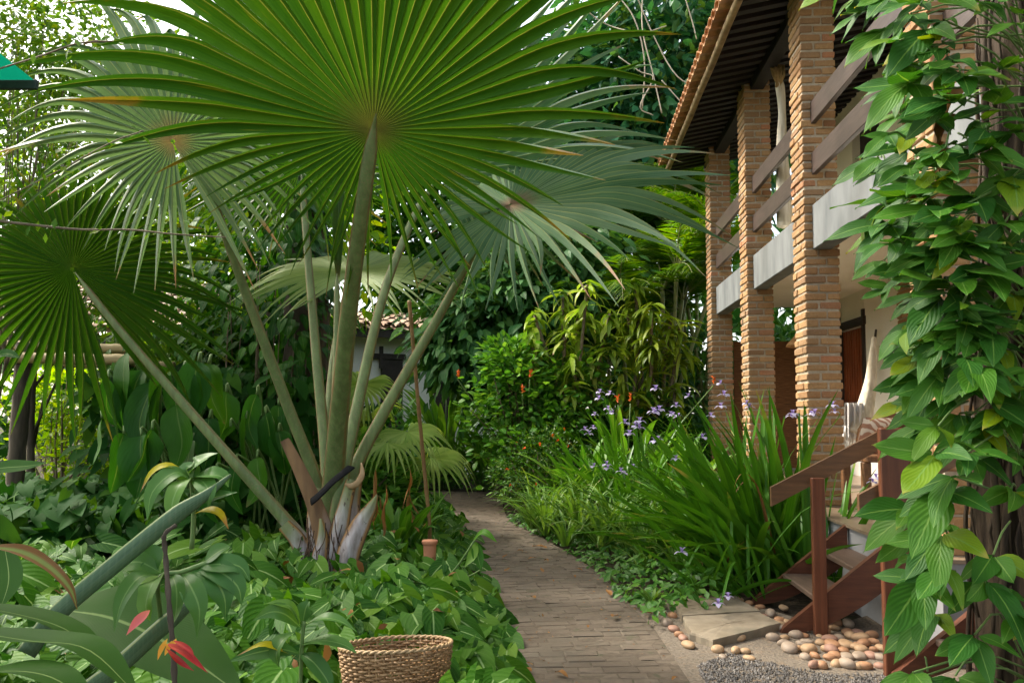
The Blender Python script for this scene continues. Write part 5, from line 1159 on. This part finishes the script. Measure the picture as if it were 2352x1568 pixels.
# ------------------------------------------------------------------ terracotta light, cane, strap plant
tp = thing('clay_lantern', 'terracotta garden lantern with cut openings among the leaves beside the path', 'lantern', [*at(987, 1290, 6.3)[:2], 0])
q = ORG['clay_lantern']; zt = at(987, 1240, 6.3)[2]
m = MB(); m.lathe([(.0, zt), (.058, zt), (.061, zt-.006), (.056, zt-.03), (.05, zt-.034), (.0, zt-.036)], q*[1, 1, 0], 28); m.build('lid', G['terra'], tp)
m = MB(); k = 36; zs = [0, zt-.19, zt-.12, zt-.034]; 
for i in range(3):
    for j in range(k):
        if i == 1 and j % 6 in (0, 1): continue
        a0, a1 = 2*np.pi*j/k, 2*np.pi*(j+1)/k; P4 = []
        for r in (.05, .041):
            for (a, zz) in ((a0, zs[i]), (a1, zs[i]), (a1, zs[i+1]), (a0, zs[i+1])): P4.append(q*[1, 1, 0]+[r*(1-.25*(zt-zz)/zt)*math.cos(a), r*(1-.25*(zt-zz)/zt)*math.sin(a), zz])
        m.add(P4, [[0, 1, 2, 3], [5, 4, 7, 6], [0, 3, 7, 4], [1, 5, 6, 2], [3, 2, 6, 7], [0, 4, 5, 1]])
m.build('body', G['terra'], tp, smooth=False)
m = MB(); n = 26; P2 = np.c_[q[0]+U(-.14, .14, n), q[1]-.12+U(-.1, .03, n), U(.03, .11, n)]; scatter(m, TP['syn'], P2, nrm(np.c_[rng.normal(0, .5, n), -U(.3, 1, n), -U(.2, .7, n)]), nrm(np.c_[rng.normal(0, .3, n), -.6*np.ones(n), np.ones(n)]), U(.12, .18, n)); m.build('arrow_leaf_plant', G['syn'], base=[q[0], q[1]-.12, 0], label='arrow leaved plant growing up around the clay lantern', category='plant')
m = MB(); P = catmull([at(988, 1215, 7.4), at(975, 1080, 7.38), at(962, 940, 7.3), at(946, 760, 7.2), at(940, 690, 7.2)], 44); P[0][2] = 0
m.tube(P, .017*(1+.22*(np.arange(44) % 7 == 0)), 7); m.build('garden_cane', G['stick'], base=P[0], label='thin brown bamboo cane standing upright beside the path', category='cane')
lp_ = thing('leaning_plant', 'leaning stalk with a few long leaves hanging over the left path edge', 'plant', at(900, 1345, 5.9)*[1, 1, 0])
m = MB(); m.tube(catmull([at(860, 1335, 5.9), at(960, 1345, 5.85), at(1010, 1340, 5.8), at(1050, 1300, 5.75), at(1090, 1240, 5.7)], 16), .007, 6); m.tube(catmull([at(1010, 1340, 5.8), at(1070, 1325, 5.75), at(1110, 1305, 5.7)], 8), .005, 6); m.build('stalk', G['stem'], lp_)
m = MB()
for a, b, c, w, M_ in (((1085, 1245), (1110, 1222), (1142, 1245), .07, 0), ((1090, 1240), (1085, 1275), (1068, 1300), .07, 0), ((1090, 1242), (1098, 1280), (1105, 1310), .08, 0), ((1045, 1305), (1060, 1340), (1085, 1372), .13, 1), ((960, 1345), (1000, 1365), (1030, 1420), .15, 0), ((960, 1345), (900, 1330), (840, 1345), .12, 0), ((1010, 1340), (950, 1318), (885, 1312), .07, 0)):
    blade(m, [at(*a, 5.78), at(*b, 5.7), at(*c, 5.66)], w, 'ovate', up=(.1, -.6, .8), rows=8, cols=2, fold=.2)
m.build('leaves', G['heli'], lp_)
# ------------------------------------------------------------------ stones, gravel, leaves on the ground
gp = np.array([gnd(u, v)[:2] for u, v in ((1440, 1385), (1500, 1440), (1590, 1575), (1700, 1700), (2400, 1700), (2330, 1430), (2040, 1400), (1900, 1440), (1700, 1380))])
m = MB(); V = np.c_[gp, np.full(len(gp), .003)]; c = V.mean(0); m.add(np.vstack([V, c]), None, [[len(gp), i, (i+1) % len(gp)] for i in range(len(gp))]); m.build('gravel_bed', G['gravel'], kind='structure')
gq = [gnd(u, v)[:2] for u, v in ((1600, 1530), (1680, 1500), (1800, 1530), (1900, 1550), (2060, 1550), (2060, 1640), (1660, 1660))]
n = 3600; P2 = pts_in(gq, n); m = MB(); s_ = U(.004, .010, n)
ov = np.array([[1, 0, 0], [-1, 0, 0], [0, 1, 0], [0, -1, 0], [0, 0, 1], [0, 0, -1]], float); of = np.array([[0, 2, 4], [2, 1, 4], [1, 3, 4], [3, 0, 4], [2, 0, 5], [1, 2, 5], [3, 1, 5], [0, 3, 5]])
VV = (ov[None]*s_[:, None, None]*U(.6, 1.2, (n, 6, 3)))+np.c_[P2, .004+s_*.4][:, None]; m.add(VV.reshape(-1, 3), None, (of[None]+(np.arange(n)*6)[:, None, None]).reshape(-1, 3))
m.build('gravel', G['chip'], smooth=False, label='grey gravel chips along the right edge of the path', category='gravel', kind='stuff')
def slab(poly, h, label):
    A = np.array([gnd(u, v)[:2] for u, v in poly]); n = 5; pts = []
    for i in range(len(A)):
        a, b = A[i], A[(i+1) % len(A)]
        for t in np.arange(n)/n: pts.append(a+(b-a)*t+rng.normal(0, .006, 2))
    pts = np.array(pts); k = len(pts); c = pts.mean(0); rings = [(1., -.02), (1., h-.012), (.985, h), (.6, h+.002), (.0, h+.002)]; V = []
    for f, z in rings: V += [[*(c+(p-c)*f), z+rng.normal(0, .0015)] for p in pts]
    Q = [[i*k+j, i*k+(j+1) % k, (i+1)*k+(j+1) % k, (i+1)*k+j] for i in range(len(rings)-1) for j in range(k)]
    MB().add(V, Q).build('stone_slab', G['slab'], smooth=False, base=[*c, 0], label=label, category='slab', group='flat stone slabs at the foot of the steps')
slab([(1568, 1432), (1745, 1422), (1792, 1448), (1640, 1490), (1590, 1472)], .05, 'nearer flat stone slab leading from the path to the steps')
slab([(1545, 1392), (1690, 1380), (1742, 1418), (1566, 1428)], .045, 'farther flat stone slab half under the iris leaves')
def ico():
    t = (1+5**.5)/2; V = nrm(np.array([[-1, t, 0], [1, t, 0], [-1, -t, 0], [1, -t, 0], [0, -1, t], [0, 1, t], [0, -1, -t], [0, 1, -t], [t, 0, -1], [t, 0, 1], [-t, 0, -1], [-t, 0, 1]], float))
    F = [[0, 11, 5], [0, 5, 1], [0, 1, 7], [0, 7, 10], [0, 10, 11], [1, 5, 9], [5, 11, 4], [11, 10, 2], [10, 7, 6], [7, 1, 8], [3, 9, 4], [3, 4, 2], [3, 2, 6], [3, 6, 8], [3, 8, 9], [4, 9, 5], [2, 4, 11], [6, 2, 10], [8, 6, 7], [9, 8, 1]]
    V = [tuple(v) for v in V]
    for _ in range(2):
        c = {}; G2 = []
        def mid(a, b):
            k = (min(a, b), max(a, b))
            if k not in c: c[k] = len(V); V.append(tuple(nrm(np.array(V[a])+np.array(V[b]))))
            return c[k]
        for a, b, d in F:
            x, y, z = mid(a, b), mid(b, d), mid(d, a); G2 += [[a, x, z], [b, y, x], [d, z, y], [x, y, z]]
        F = G2
    return np.array(V), np.array(F)
IV, IF = ico()
def pebble(u, v, s, label, group, z=0.):
    p = gnd(u, v, .0); sx, sy, sz = s*U(.85, 1.35), s*U(.68, 1.), s*U(.5, .72); a = U(0, 3.14)
    k = rng.normal(size=(3, 3))*1.2; dv = 1+.06*np.sin(IV @ k[0]*1.2)+.05*np.sin(IV @ k[1]*1.6+1); V = IV*dv[:, None]*[sx, sy, sz] @ (rotz(a) @ np.array([[1, 0, 0], [0, math.cos(.15), -math.sin(.15)], [0, math.sin(.15), math.cos(.15)]])).T
    b = np.array([p[0], p[1], z+sz*.72]); mb = MB().add(V+b, None, IF)
    mb.build('pebble', G['peb'][int(rng.choice([0, 0, 1, 1, 2, 3]))], base=b, label=label, category='pebble', group=group)
lbl = 'smooth tan river pebble in the heap before the lowest step'; grp = 'river pebbles heaped in front of the steps'
v = 1438; row = 0
heap = [(1905, 1434), (1953, 1429)]
while v < 1545:
    f = (v-1438)/107; x0 = np.interp(v, [1438, 1460, 1490, 1520, 1545], [1780, 1772, 1800, 1845, 1890]); x1 = np.interp(v, [1438, 1470, 1500, 1545], [1960, 2030, 2035, 2030])
    u = x0+(row % 2)*16
    while u < x1: pebble(u+U(-7, 7), v+U(-5, 5), U(.027, .049), lbl, grp, U(-.010, .004)); u += U(20, 30)
    v += 13.5+row*.8; row += 1
for i, (u, v, s) in enumerate(((1650, 1497, .035), (1692, 1470, .055), (1660, 1512, .028), (1690, 1500, .035), (1712, 1500, .03), (1720, 1515, .03), (1580, 1487, .045), (1570, 1470, .035), (1755, 1420, .035), (1770, 1415, .045), (1735, 1408, .035), (1745, 1397, .03), (1790, 1432, .04), (1500, 1395, .03), (1522, 1398, .03), (1545, 1418, .032), (1532, 1436, .042), (1548, 1450, .035), (1520, 1412, .03), (1560, 1462, .03), (1700, 1380, .03), (1720, 1390, .03), (1650, 1385, .035), (1610, 1378, .03), (1800, 1400, .035), (1575, 1385, .03))):
    pebble(u, v, s, 'loose rounded pebble scattered around the stone slabs', 'pebbles around the stone slabs')
def fallen(u, v, L, lab):
    p = gnd(u, v, .012); a = U(0, 6.28); d = np.array([math.cos(a), math.sin(a), 0]); m = MB()
    blade(m, [p-d*L/2+[0, 0, .004], p+[0, 0, U(.008, .02)], p+d*L/2+[0, 0, U(.0, .03)]], L*U(.3, .45), 'ovate', rows=6, fold=U(.1, .8), wave=.06)
    m.build('fallen_leaf', G['dry'], base=p, label=lab, category='leaf', group='dry leaves fallen on the path')
for i, (u, v, L) in enumerate(((1240, 1258, .16), (1222, 1283, .10), (1195, 1265, .07), (1255, 1288, .06), (1165, 1310, .09), (1245, 1312, .08), (1330, 1310, .06), (1320, 1325, .06), (1398, 1365, .10), (1410, 1418, .10), (1485, 1412, .10), (1455, 1385, .05), (1225, 1372, .07), (1190, 1545, .08), (1290, 1550, .10), (1215, 1540, .05), (1270, 1335, .04), (1160, 1280, .06), (1550, 1560, .06), (1350, 1440, .04))):
    fallen(u, v, L, 'curled brown leaf lying on the brick path')
# ------------------------------------------------------------------ teal parasol corner, thin branches
pz = at(78, 184, 4.0); hz = pz[2]
po = thing('awning', 'teal canvas awning with a dark front edge at the upper left', 'awning', [pz[0]-1., pz[1], 0])
m = MB(); gx, gy = np.meshgrid(np.linspace(pz[0]-2.4, pz[0], 13), np.linspace(pz[1]-2.6, pz[1], 13)); a_ = (gx-pz[0])/2.4+1; b_ = (gy-pz[1])/2.6+1
gz = hz-.05*np.sin(np.pi*a_)*np.sin(np.pi*b_)+.12*(1-b_)
m.add(np.stack([gx, gy, gz], -1).reshape(-1, 3), [[i*13+j, i*13+j+1, (i+1)*13+j+1, (i+1)*13+j] for i in range(12) for j in range(12)]); m.build('canopy', G['teal'], po)
m = MB(); m.box([pz[0]-1.2, pz[1]+.014, hz-.018], (2.42, .024, .05), None, .004); m.build('valance', G['tealdark'], po, smooth=False)
for dx in (-.5, -2.3):
    m = MB(); m.tube([[pz[0]+dx-.2, pz[1]-.12, 0], [pz[0]+dx-.2, pz[1]-.12, hz-.03]], .02, 8); m.build('post', G['metal'], po)
tw = thing('thin_branch', 'thin bare branch crossing the left side with a few small leaves', 'branch', at(-20, 500, 3.6))
m = MB(); A = catmull([at(-40, 503, 3.6), at(60, 515, 3.62), at(180, 527, 3.65), at(300, 528, 3.7), at(400, 538, 3.75), at(520, 545, 3.8)], 30); m.tube(A, np.linspace(.007, .003, 30), 5)
B = catmull([at(-40, 170, 3.6), at(90, 130, 3.7), at(180, 100, 3.75), at(260, 95, 3.8)], 20); m.tube(B, .004, 5); C_ = catmull([at(-20, 470, 3.7), at(120, 400, 3.8), at(250, 330, 3.9), at(330, 300, 3.9)], 20); m.tube(C_, .003, 5); m.build('twig', G['twig'], tw)
m = MB(); pts = np.vstack([A[rng.integers(0, 30, 26)], B[rng.integers(0, 20, 18)], C_[rng.integers(0, 20, 30)]]); n = len(pts); scatter(m, TP['small'], pts+rng.normal(0, .03, (n, 3)), nrm(rng.normal(size=(n, 3))+[0, 0, -.4]), nrm(rng.normal(size=(n, 3))*.4+[0, -.5, 1]), U(.03, .06, n)); m.build('leaves', G['smallleaf'], tw)
# ------------------------------------------------------------------ foreground left plants
bp = thing('bird_of_paradise', 'broad leaved plant with thick stalks and red flowers at the lower left corner', 'plant', [-1.35, 2.2, 0])
m = MB()
m.tube(catmull([at(60, 1500, 2.05), at(130, 1410, 2.1), at(270, 1290, 2.2), at(400, 1185, 2.3), at(475, 1135, 2.35), at(530, 1090, 2.4)], 30), np.array([.0245]*18+list(np.linspace(.0245, .004, 12))), 14, ell=.6)
m.tube(catmull([at(180, 1600, 2.1), at(260, 1540, 2.2), at(360, 1450, 2.35), at(430, 1392, 2.45), at(500, 1335, 2.5)], 20), np.array([.027]*12+list(np.linspace(.026, .004, 8))), 14, ell=.6); m.build('stalk', G['forestalk'], bp)
m = MB()
def fl(*P, w=.2, up=(0, -.4, 1), kind='oval', fold=.15, roll=0., mm=None, wave=.01): blade(m, [at(*q) for q in P], w, kind, up=up, rows=16, cols=3, fold=fold, roll=roll, wave=wave)
fl((-120, 1440, 1.75), (60, 1470, 1.72), (200, 1490, 1.7), (320, 1600, 1.68), w=.15, up=(.15, .1, 1))
fl((-140, 1380, 1.95), (40, 1410, 1.92), (160, 1450, 1.9), (240, 1530, 1.88), w=.14, up=(.1, .15, 1))
fl((-120, 1560, 1.6), (20, 1540, 1.58), (130, 1560, 1.56), (220, 1640, 1.55), w=.13, up=(.1, .1, 1))
fl((150, 1400, 2.6), (260, 1420, 2.55), (390, 1480, 2.5), (560, 1600, 2.4), w=.26, wave=.025, up=(.2, -.7, .9))
fl((-60, 1090, 2.2), (0, 1075, 2.2), (60, 1070, 2.2), (110, 1062, 2.2), w=.05, up=(0, -.7, .8), kind='lance')
fl((-40, 830, 2.6), (10, 812, 2.6), (48, 822, 2.6), w=.045, up=(0, -.7, .8), kind='lance')
fl((10, 1250, 2.3), (20, 1330, 2.25), (0, 1400, 2.2), w=.07, kind='lance', up=(.4, -1, .3))
m.build('leaves', G['fore'], bp)
m = MB(); blade(m, [at(-60, 1255, 2.0), at(40, 1265, 1.98), at(110, 1300, 1.96), at(160, 1350, 1.95), at(178, 1400, 1.95)], .03, 'lance', up=(.2, -.8, .7), rows=18, cols=2, fold=.9, wave=.12); m.build('withered_leaf', G['wither'], bp)
def bract(P, w, mat):
    m = MB(); blade(m, [at(*q) for q in P], w, 'lance', up=(.3, -1, .2), rows=8, fold=.7); return m
m = bract([(345, 1400, 2.1), (316, 1425, 2.08), (290, 1458, 2.06)], .022, 0); m.build('flower', G['pink'], bp)
m = MB()
for P_, w in (([(385, 1480, 2.0), (425, 1500, 1.98), (450, 1520, 1.97), (478, 1545, 1.96)], .017), ([(382, 1488, 2.0), (405, 1512, 1.99), (425, 1528, 1.98), (446, 1540, 1.97)], .014), ([(398, 1470, 2.0), (420, 1482, 1.99), (438, 1496, 1.98), (446, 1512, 1.97)], .013), ([(385, 1478, 2.02), (408, 1490, 2.0), (430, 1500, 1.99)], .016)): blade(m, [at(*q) for q in P_], w, 'lance', up=(.3, -1, .9), rows=10, cols=2, fold=.55)
fo = m.build('flower', G['red'], bp); m = MB()
for P_ in ([(385, 1465, 2.05), (370, 1490, 2.04), (362, 1515, 2.03)], [(395, 1470, 2.05), (385, 1490, 2.04), (378, 1505, 2.03)], [(405, 1465, 2.05), (395, 1480, 2.04), (372, 1480, 2.03)]): blade(m, [at(*q) for q in P_], .012, 'lance', up=(.3, -1, .2), rows=5)
m.build('stamens', G['yelfl'], fo)
def costus(label, base, L, yel, stem, w=.07):
    o = thing('spiral_ginger', label, 'plant', base, 'spiral ginger plants at the lower left'); m = MB()
    for P_ in L: blade(m, [at(*q) for q in P_], w*U(.75, 1.), 'lance', up=(U(-.4, .4), -.6, .8), rows=12, cols=2, fold=U(.15, .45), roll=U(-.35, .35))
    m.build('leaves', G['costus'], o)
    if yel:
        m = MB(); [blade(m, [at(*q) for q in P_], w*.5, 'lance', up=(0, -.4, .9), rows=10, cols=2, fold=.3) for P_ in yel]; m.build('yellow_leaves', G['yellowleaf'], o)
    m = MB(); m.tube(catmull([at(*q) for q in stem], 14), .007, 6); m.build('stem', G['stem'], o)
Y = 2.45
costus('upper spiral ginger shoot with two yellowing leaves', at(440, 1250, Y)*[1, 1, 0], [((440, 1100, Y), (400, 1085, Y-.05), (350, 1130, Y-.1), (338, 1195, Y-.12)), ((440, 1100, Y), (415, 1110, Y-.08), (395, 1160, Y-.12), (405, 1212, Y-.13)), ((445, 1095, Y), (475, 1090, Y-.05), (510, 1095, Y-.05), (525, 1118, Y-.05)), ((445, 1098, Y), (465, 1105, Y-.06), (480, 1130, Y-.1), (478, 1165, Y-.1)), ((440, 1090, Y), (450, 1065, Y-.02), (475, 1050, Y), (500, 1040, Y)), ((440, 1130, Y), (470, 1145, Y-.06), (500, 1140, Y-.06), (545, 1130, Y-.06)), ((440, 1110, Y), (435, 1090, Y), (430, 1075, Y), (460, 1063, Y))],
       [((430, 1095, Y), (390, 1070, Y-.03), (350, 1085, Y-.05), (322, 1130, Y-.06)), ((445, 1180, Y), (475, 1172, Y-.04), (505, 1180, Y-.05), (525, 1215, Y-.05))], [(440, 1260, Y), (445, 1180, Y), (440, 1090, Y), (450, 1060, Y)])
Y = 2.3
costus('lower spiral ginger shoot with long grey green leaves around a bare stick', at(380, 1400, Y)*[1, 1, 0], [((370, 1320, Y), (320, 1325, Y-.06), (280, 1380, Y-.1), (262, 1450, Y-.12)), ((375, 1320, Y), (350, 1340, Y-.1), (335, 1390, Y-.12), (345, 1425, Y-.12)), ((395, 1318, Y), (405, 1350, Y-.08), (405, 1400, Y-.1), (395, 1440, Y-.1)), ((420, 1318, Y), (440, 1350, Y-.08), (458, 1400, Y-.1), (452, 1465, Y-.1)), ((370, 1315, Y), (320, 1290, Y-.02), (270, 1300, Y-.03), (210, 1325, Y-.04)), ((440, 1310, Y), (490, 1330, Y-.05), (515, 1370, Y-.06), (518, 1425, Y-.06)), ((455, 1305, Y), (500, 1310, Y-.04), (545, 1345, Y-.05), (555, 1390, Y-.05)), ((460, 1300, Y), (500, 1295, Y-.03), (550, 1300, Y-.03), (575, 1335, Y-.03)), ((470, 1290, Y), (490, 1275, Y), (510, 1262, Y), (530, 1255, Y)), ((360, 1310, Y), (350, 1285, Y), (330, 1275, Y), (315, 1265, Y))],
       [], [(370, 1430, Y+.1), (365, 1330, Y), (420, 1312, Y), (480, 1290, Y)], .075)
Y = 2.9
costus('spiral ginger shoot with browned leaf tips left of the basket', at(690, 1560, Y)*[1, 1, 0], [((690, 1440, Y), (655, 1410, Y-.04), (620, 1405, Y-.06), (580, 1425, Y-.08)), ((690, 1435, Y), (670, 1395, Y-.03), (640, 1385, Y-.04), (610, 1385, Y-.05)), ((700, 1435, Y), (740, 1420, Y-.04), (780, 1425, Y-.05), (820, 1450, Y-.06)), ((680, 1450, Y), (650, 1470, Y-.06), (635, 1500, Y-.08), (640, 1530, Y-.08)), ((690, 1480, Y), (740, 1470, Y-.05), (790, 1480, Y-.06), (820, 1500, Y-.07)), ((690, 1500, Y), (640, 1490, Y-.05), (580, 1500, Y-.07), (520, 1520, Y-.08)), ((690, 1500, Y), (720, 1520, Y-.05), (750, 1560, Y-.08), (760, 1590, Y-.08)), ((695, 1430, Y), (700, 1405, Y), (705, 1390, Y), (712, 1380, Y))],
       [((680, 1510, Y), (640, 1490, Y-.06), (600, 1480, Y-.08), (545, 1505, Y-.09))], [(690, 1600, Y), (692, 1500, Y), (698, 1425, Y)])
m = MB(); m.tube(catmull([at(402, 1600, 2.1), at(398, 1500, 2.12), at(388, 1380, 2.15), at(380, 1270, 2.2), at(378, 1228, 2.2), at(405, 1205, 2.22)], 26), np.linspace(.0078, .0055, 26)*(1+.2*np.sin(np.arange(26)*2.4)), 7); m.build('bare_stick', G['bark'], base=at(402, 1600, 2.1), label='dark bare stick standing in front of the lower left plants', category='stick')
# ------------------------------------------------------------------ camera, light, render
cd = bpy.data.cameras.new('camera'); co = bpy.data.objects.new('camera', cd); COL.objects.link(co)
co.location = (0, 0, CAMH); co.rotation_euler = (math.pi/2+PITCH, 0, 0); cd.sensor_width = 36; cd.lens = FPX/2352*36; cd.shift_y = SHIFT; cd.clip_end = 1000; cd.clip_start = .05
sc.camera = co
S = nrm(np.array([-.58, .32, .74])); el = math.asin(S[2]); az = math.atan2(S[0], S[1])
ld = bpy.data.lights.new('sun', 'SUN'); ld.energy = 1.9; ld.angle = math.radians(9); ld.color = (1., .95, .86); lo = bpy.data.objects.new('sun', ld); COL.objects.link(lo)
from mathutils import Vector
lo.rotation_euler = Vector(S).to_track_quat('Z', 'Y').to_euler()
w = bpy.data.worlds.new('World'); sc.world = w; w.use_nodes = True; nt = w.node_tree
sk = nt.nodes.new('ShaderNodeTexSky'); sk.sky_type = 'NISHITA'; sk.sun_disc = False; sk.sun_elevation = el; sk.sun_rotation = az; sk.dust_density = 4.; sk.air_density = .8; sk.ozone_density = .6
bg = nt.nodes['Background']; bg.inputs[1].default_value = .15; mx = nt.nodes.new('ShaderNodeMix'); mx.data_type = 'RGBA'; mx.blend_type = 'MULTIPLY'; mx.inputs[0].default_value = 1.; mx.inputs[7].default_value = (1.03, 1., .87, 1); nt.links.new(sk.outputs[0], mx.inputs[6]); m2 = nt.nodes.new('ShaderNodeMix'); m2.data_type = 'RGBA'; m2.inputs[0].default_value = .2; m2.inputs[7].default_value = (6., 6., 5.7, 1); nt.links.new(mx.outputs[2], m2.inputs[6]); nt.links.new(m2.outputs[2], bg.inputs[0])
vs_ = sc.view_settings; vs_.view_transform = 'Standard'; vs_.look = 'None'; vs_.exposure = 1.92; vs_.gamma = 1.
cy = sc.cycles; cy.max_bounces = 7; cy.diffuse_bounces = 4; cy.glossy_bounces = 2; cy.transmission_bounces = 5; cy.transparent_max_bounces = 4; cy.caustics_reflective = False; cy.caustics_refractive = False
cy.use_denoising = True; cy.sample_clamp_indirect = 6.; cy.use_adaptive_sampling = True; cy.adaptive_threshold = .02
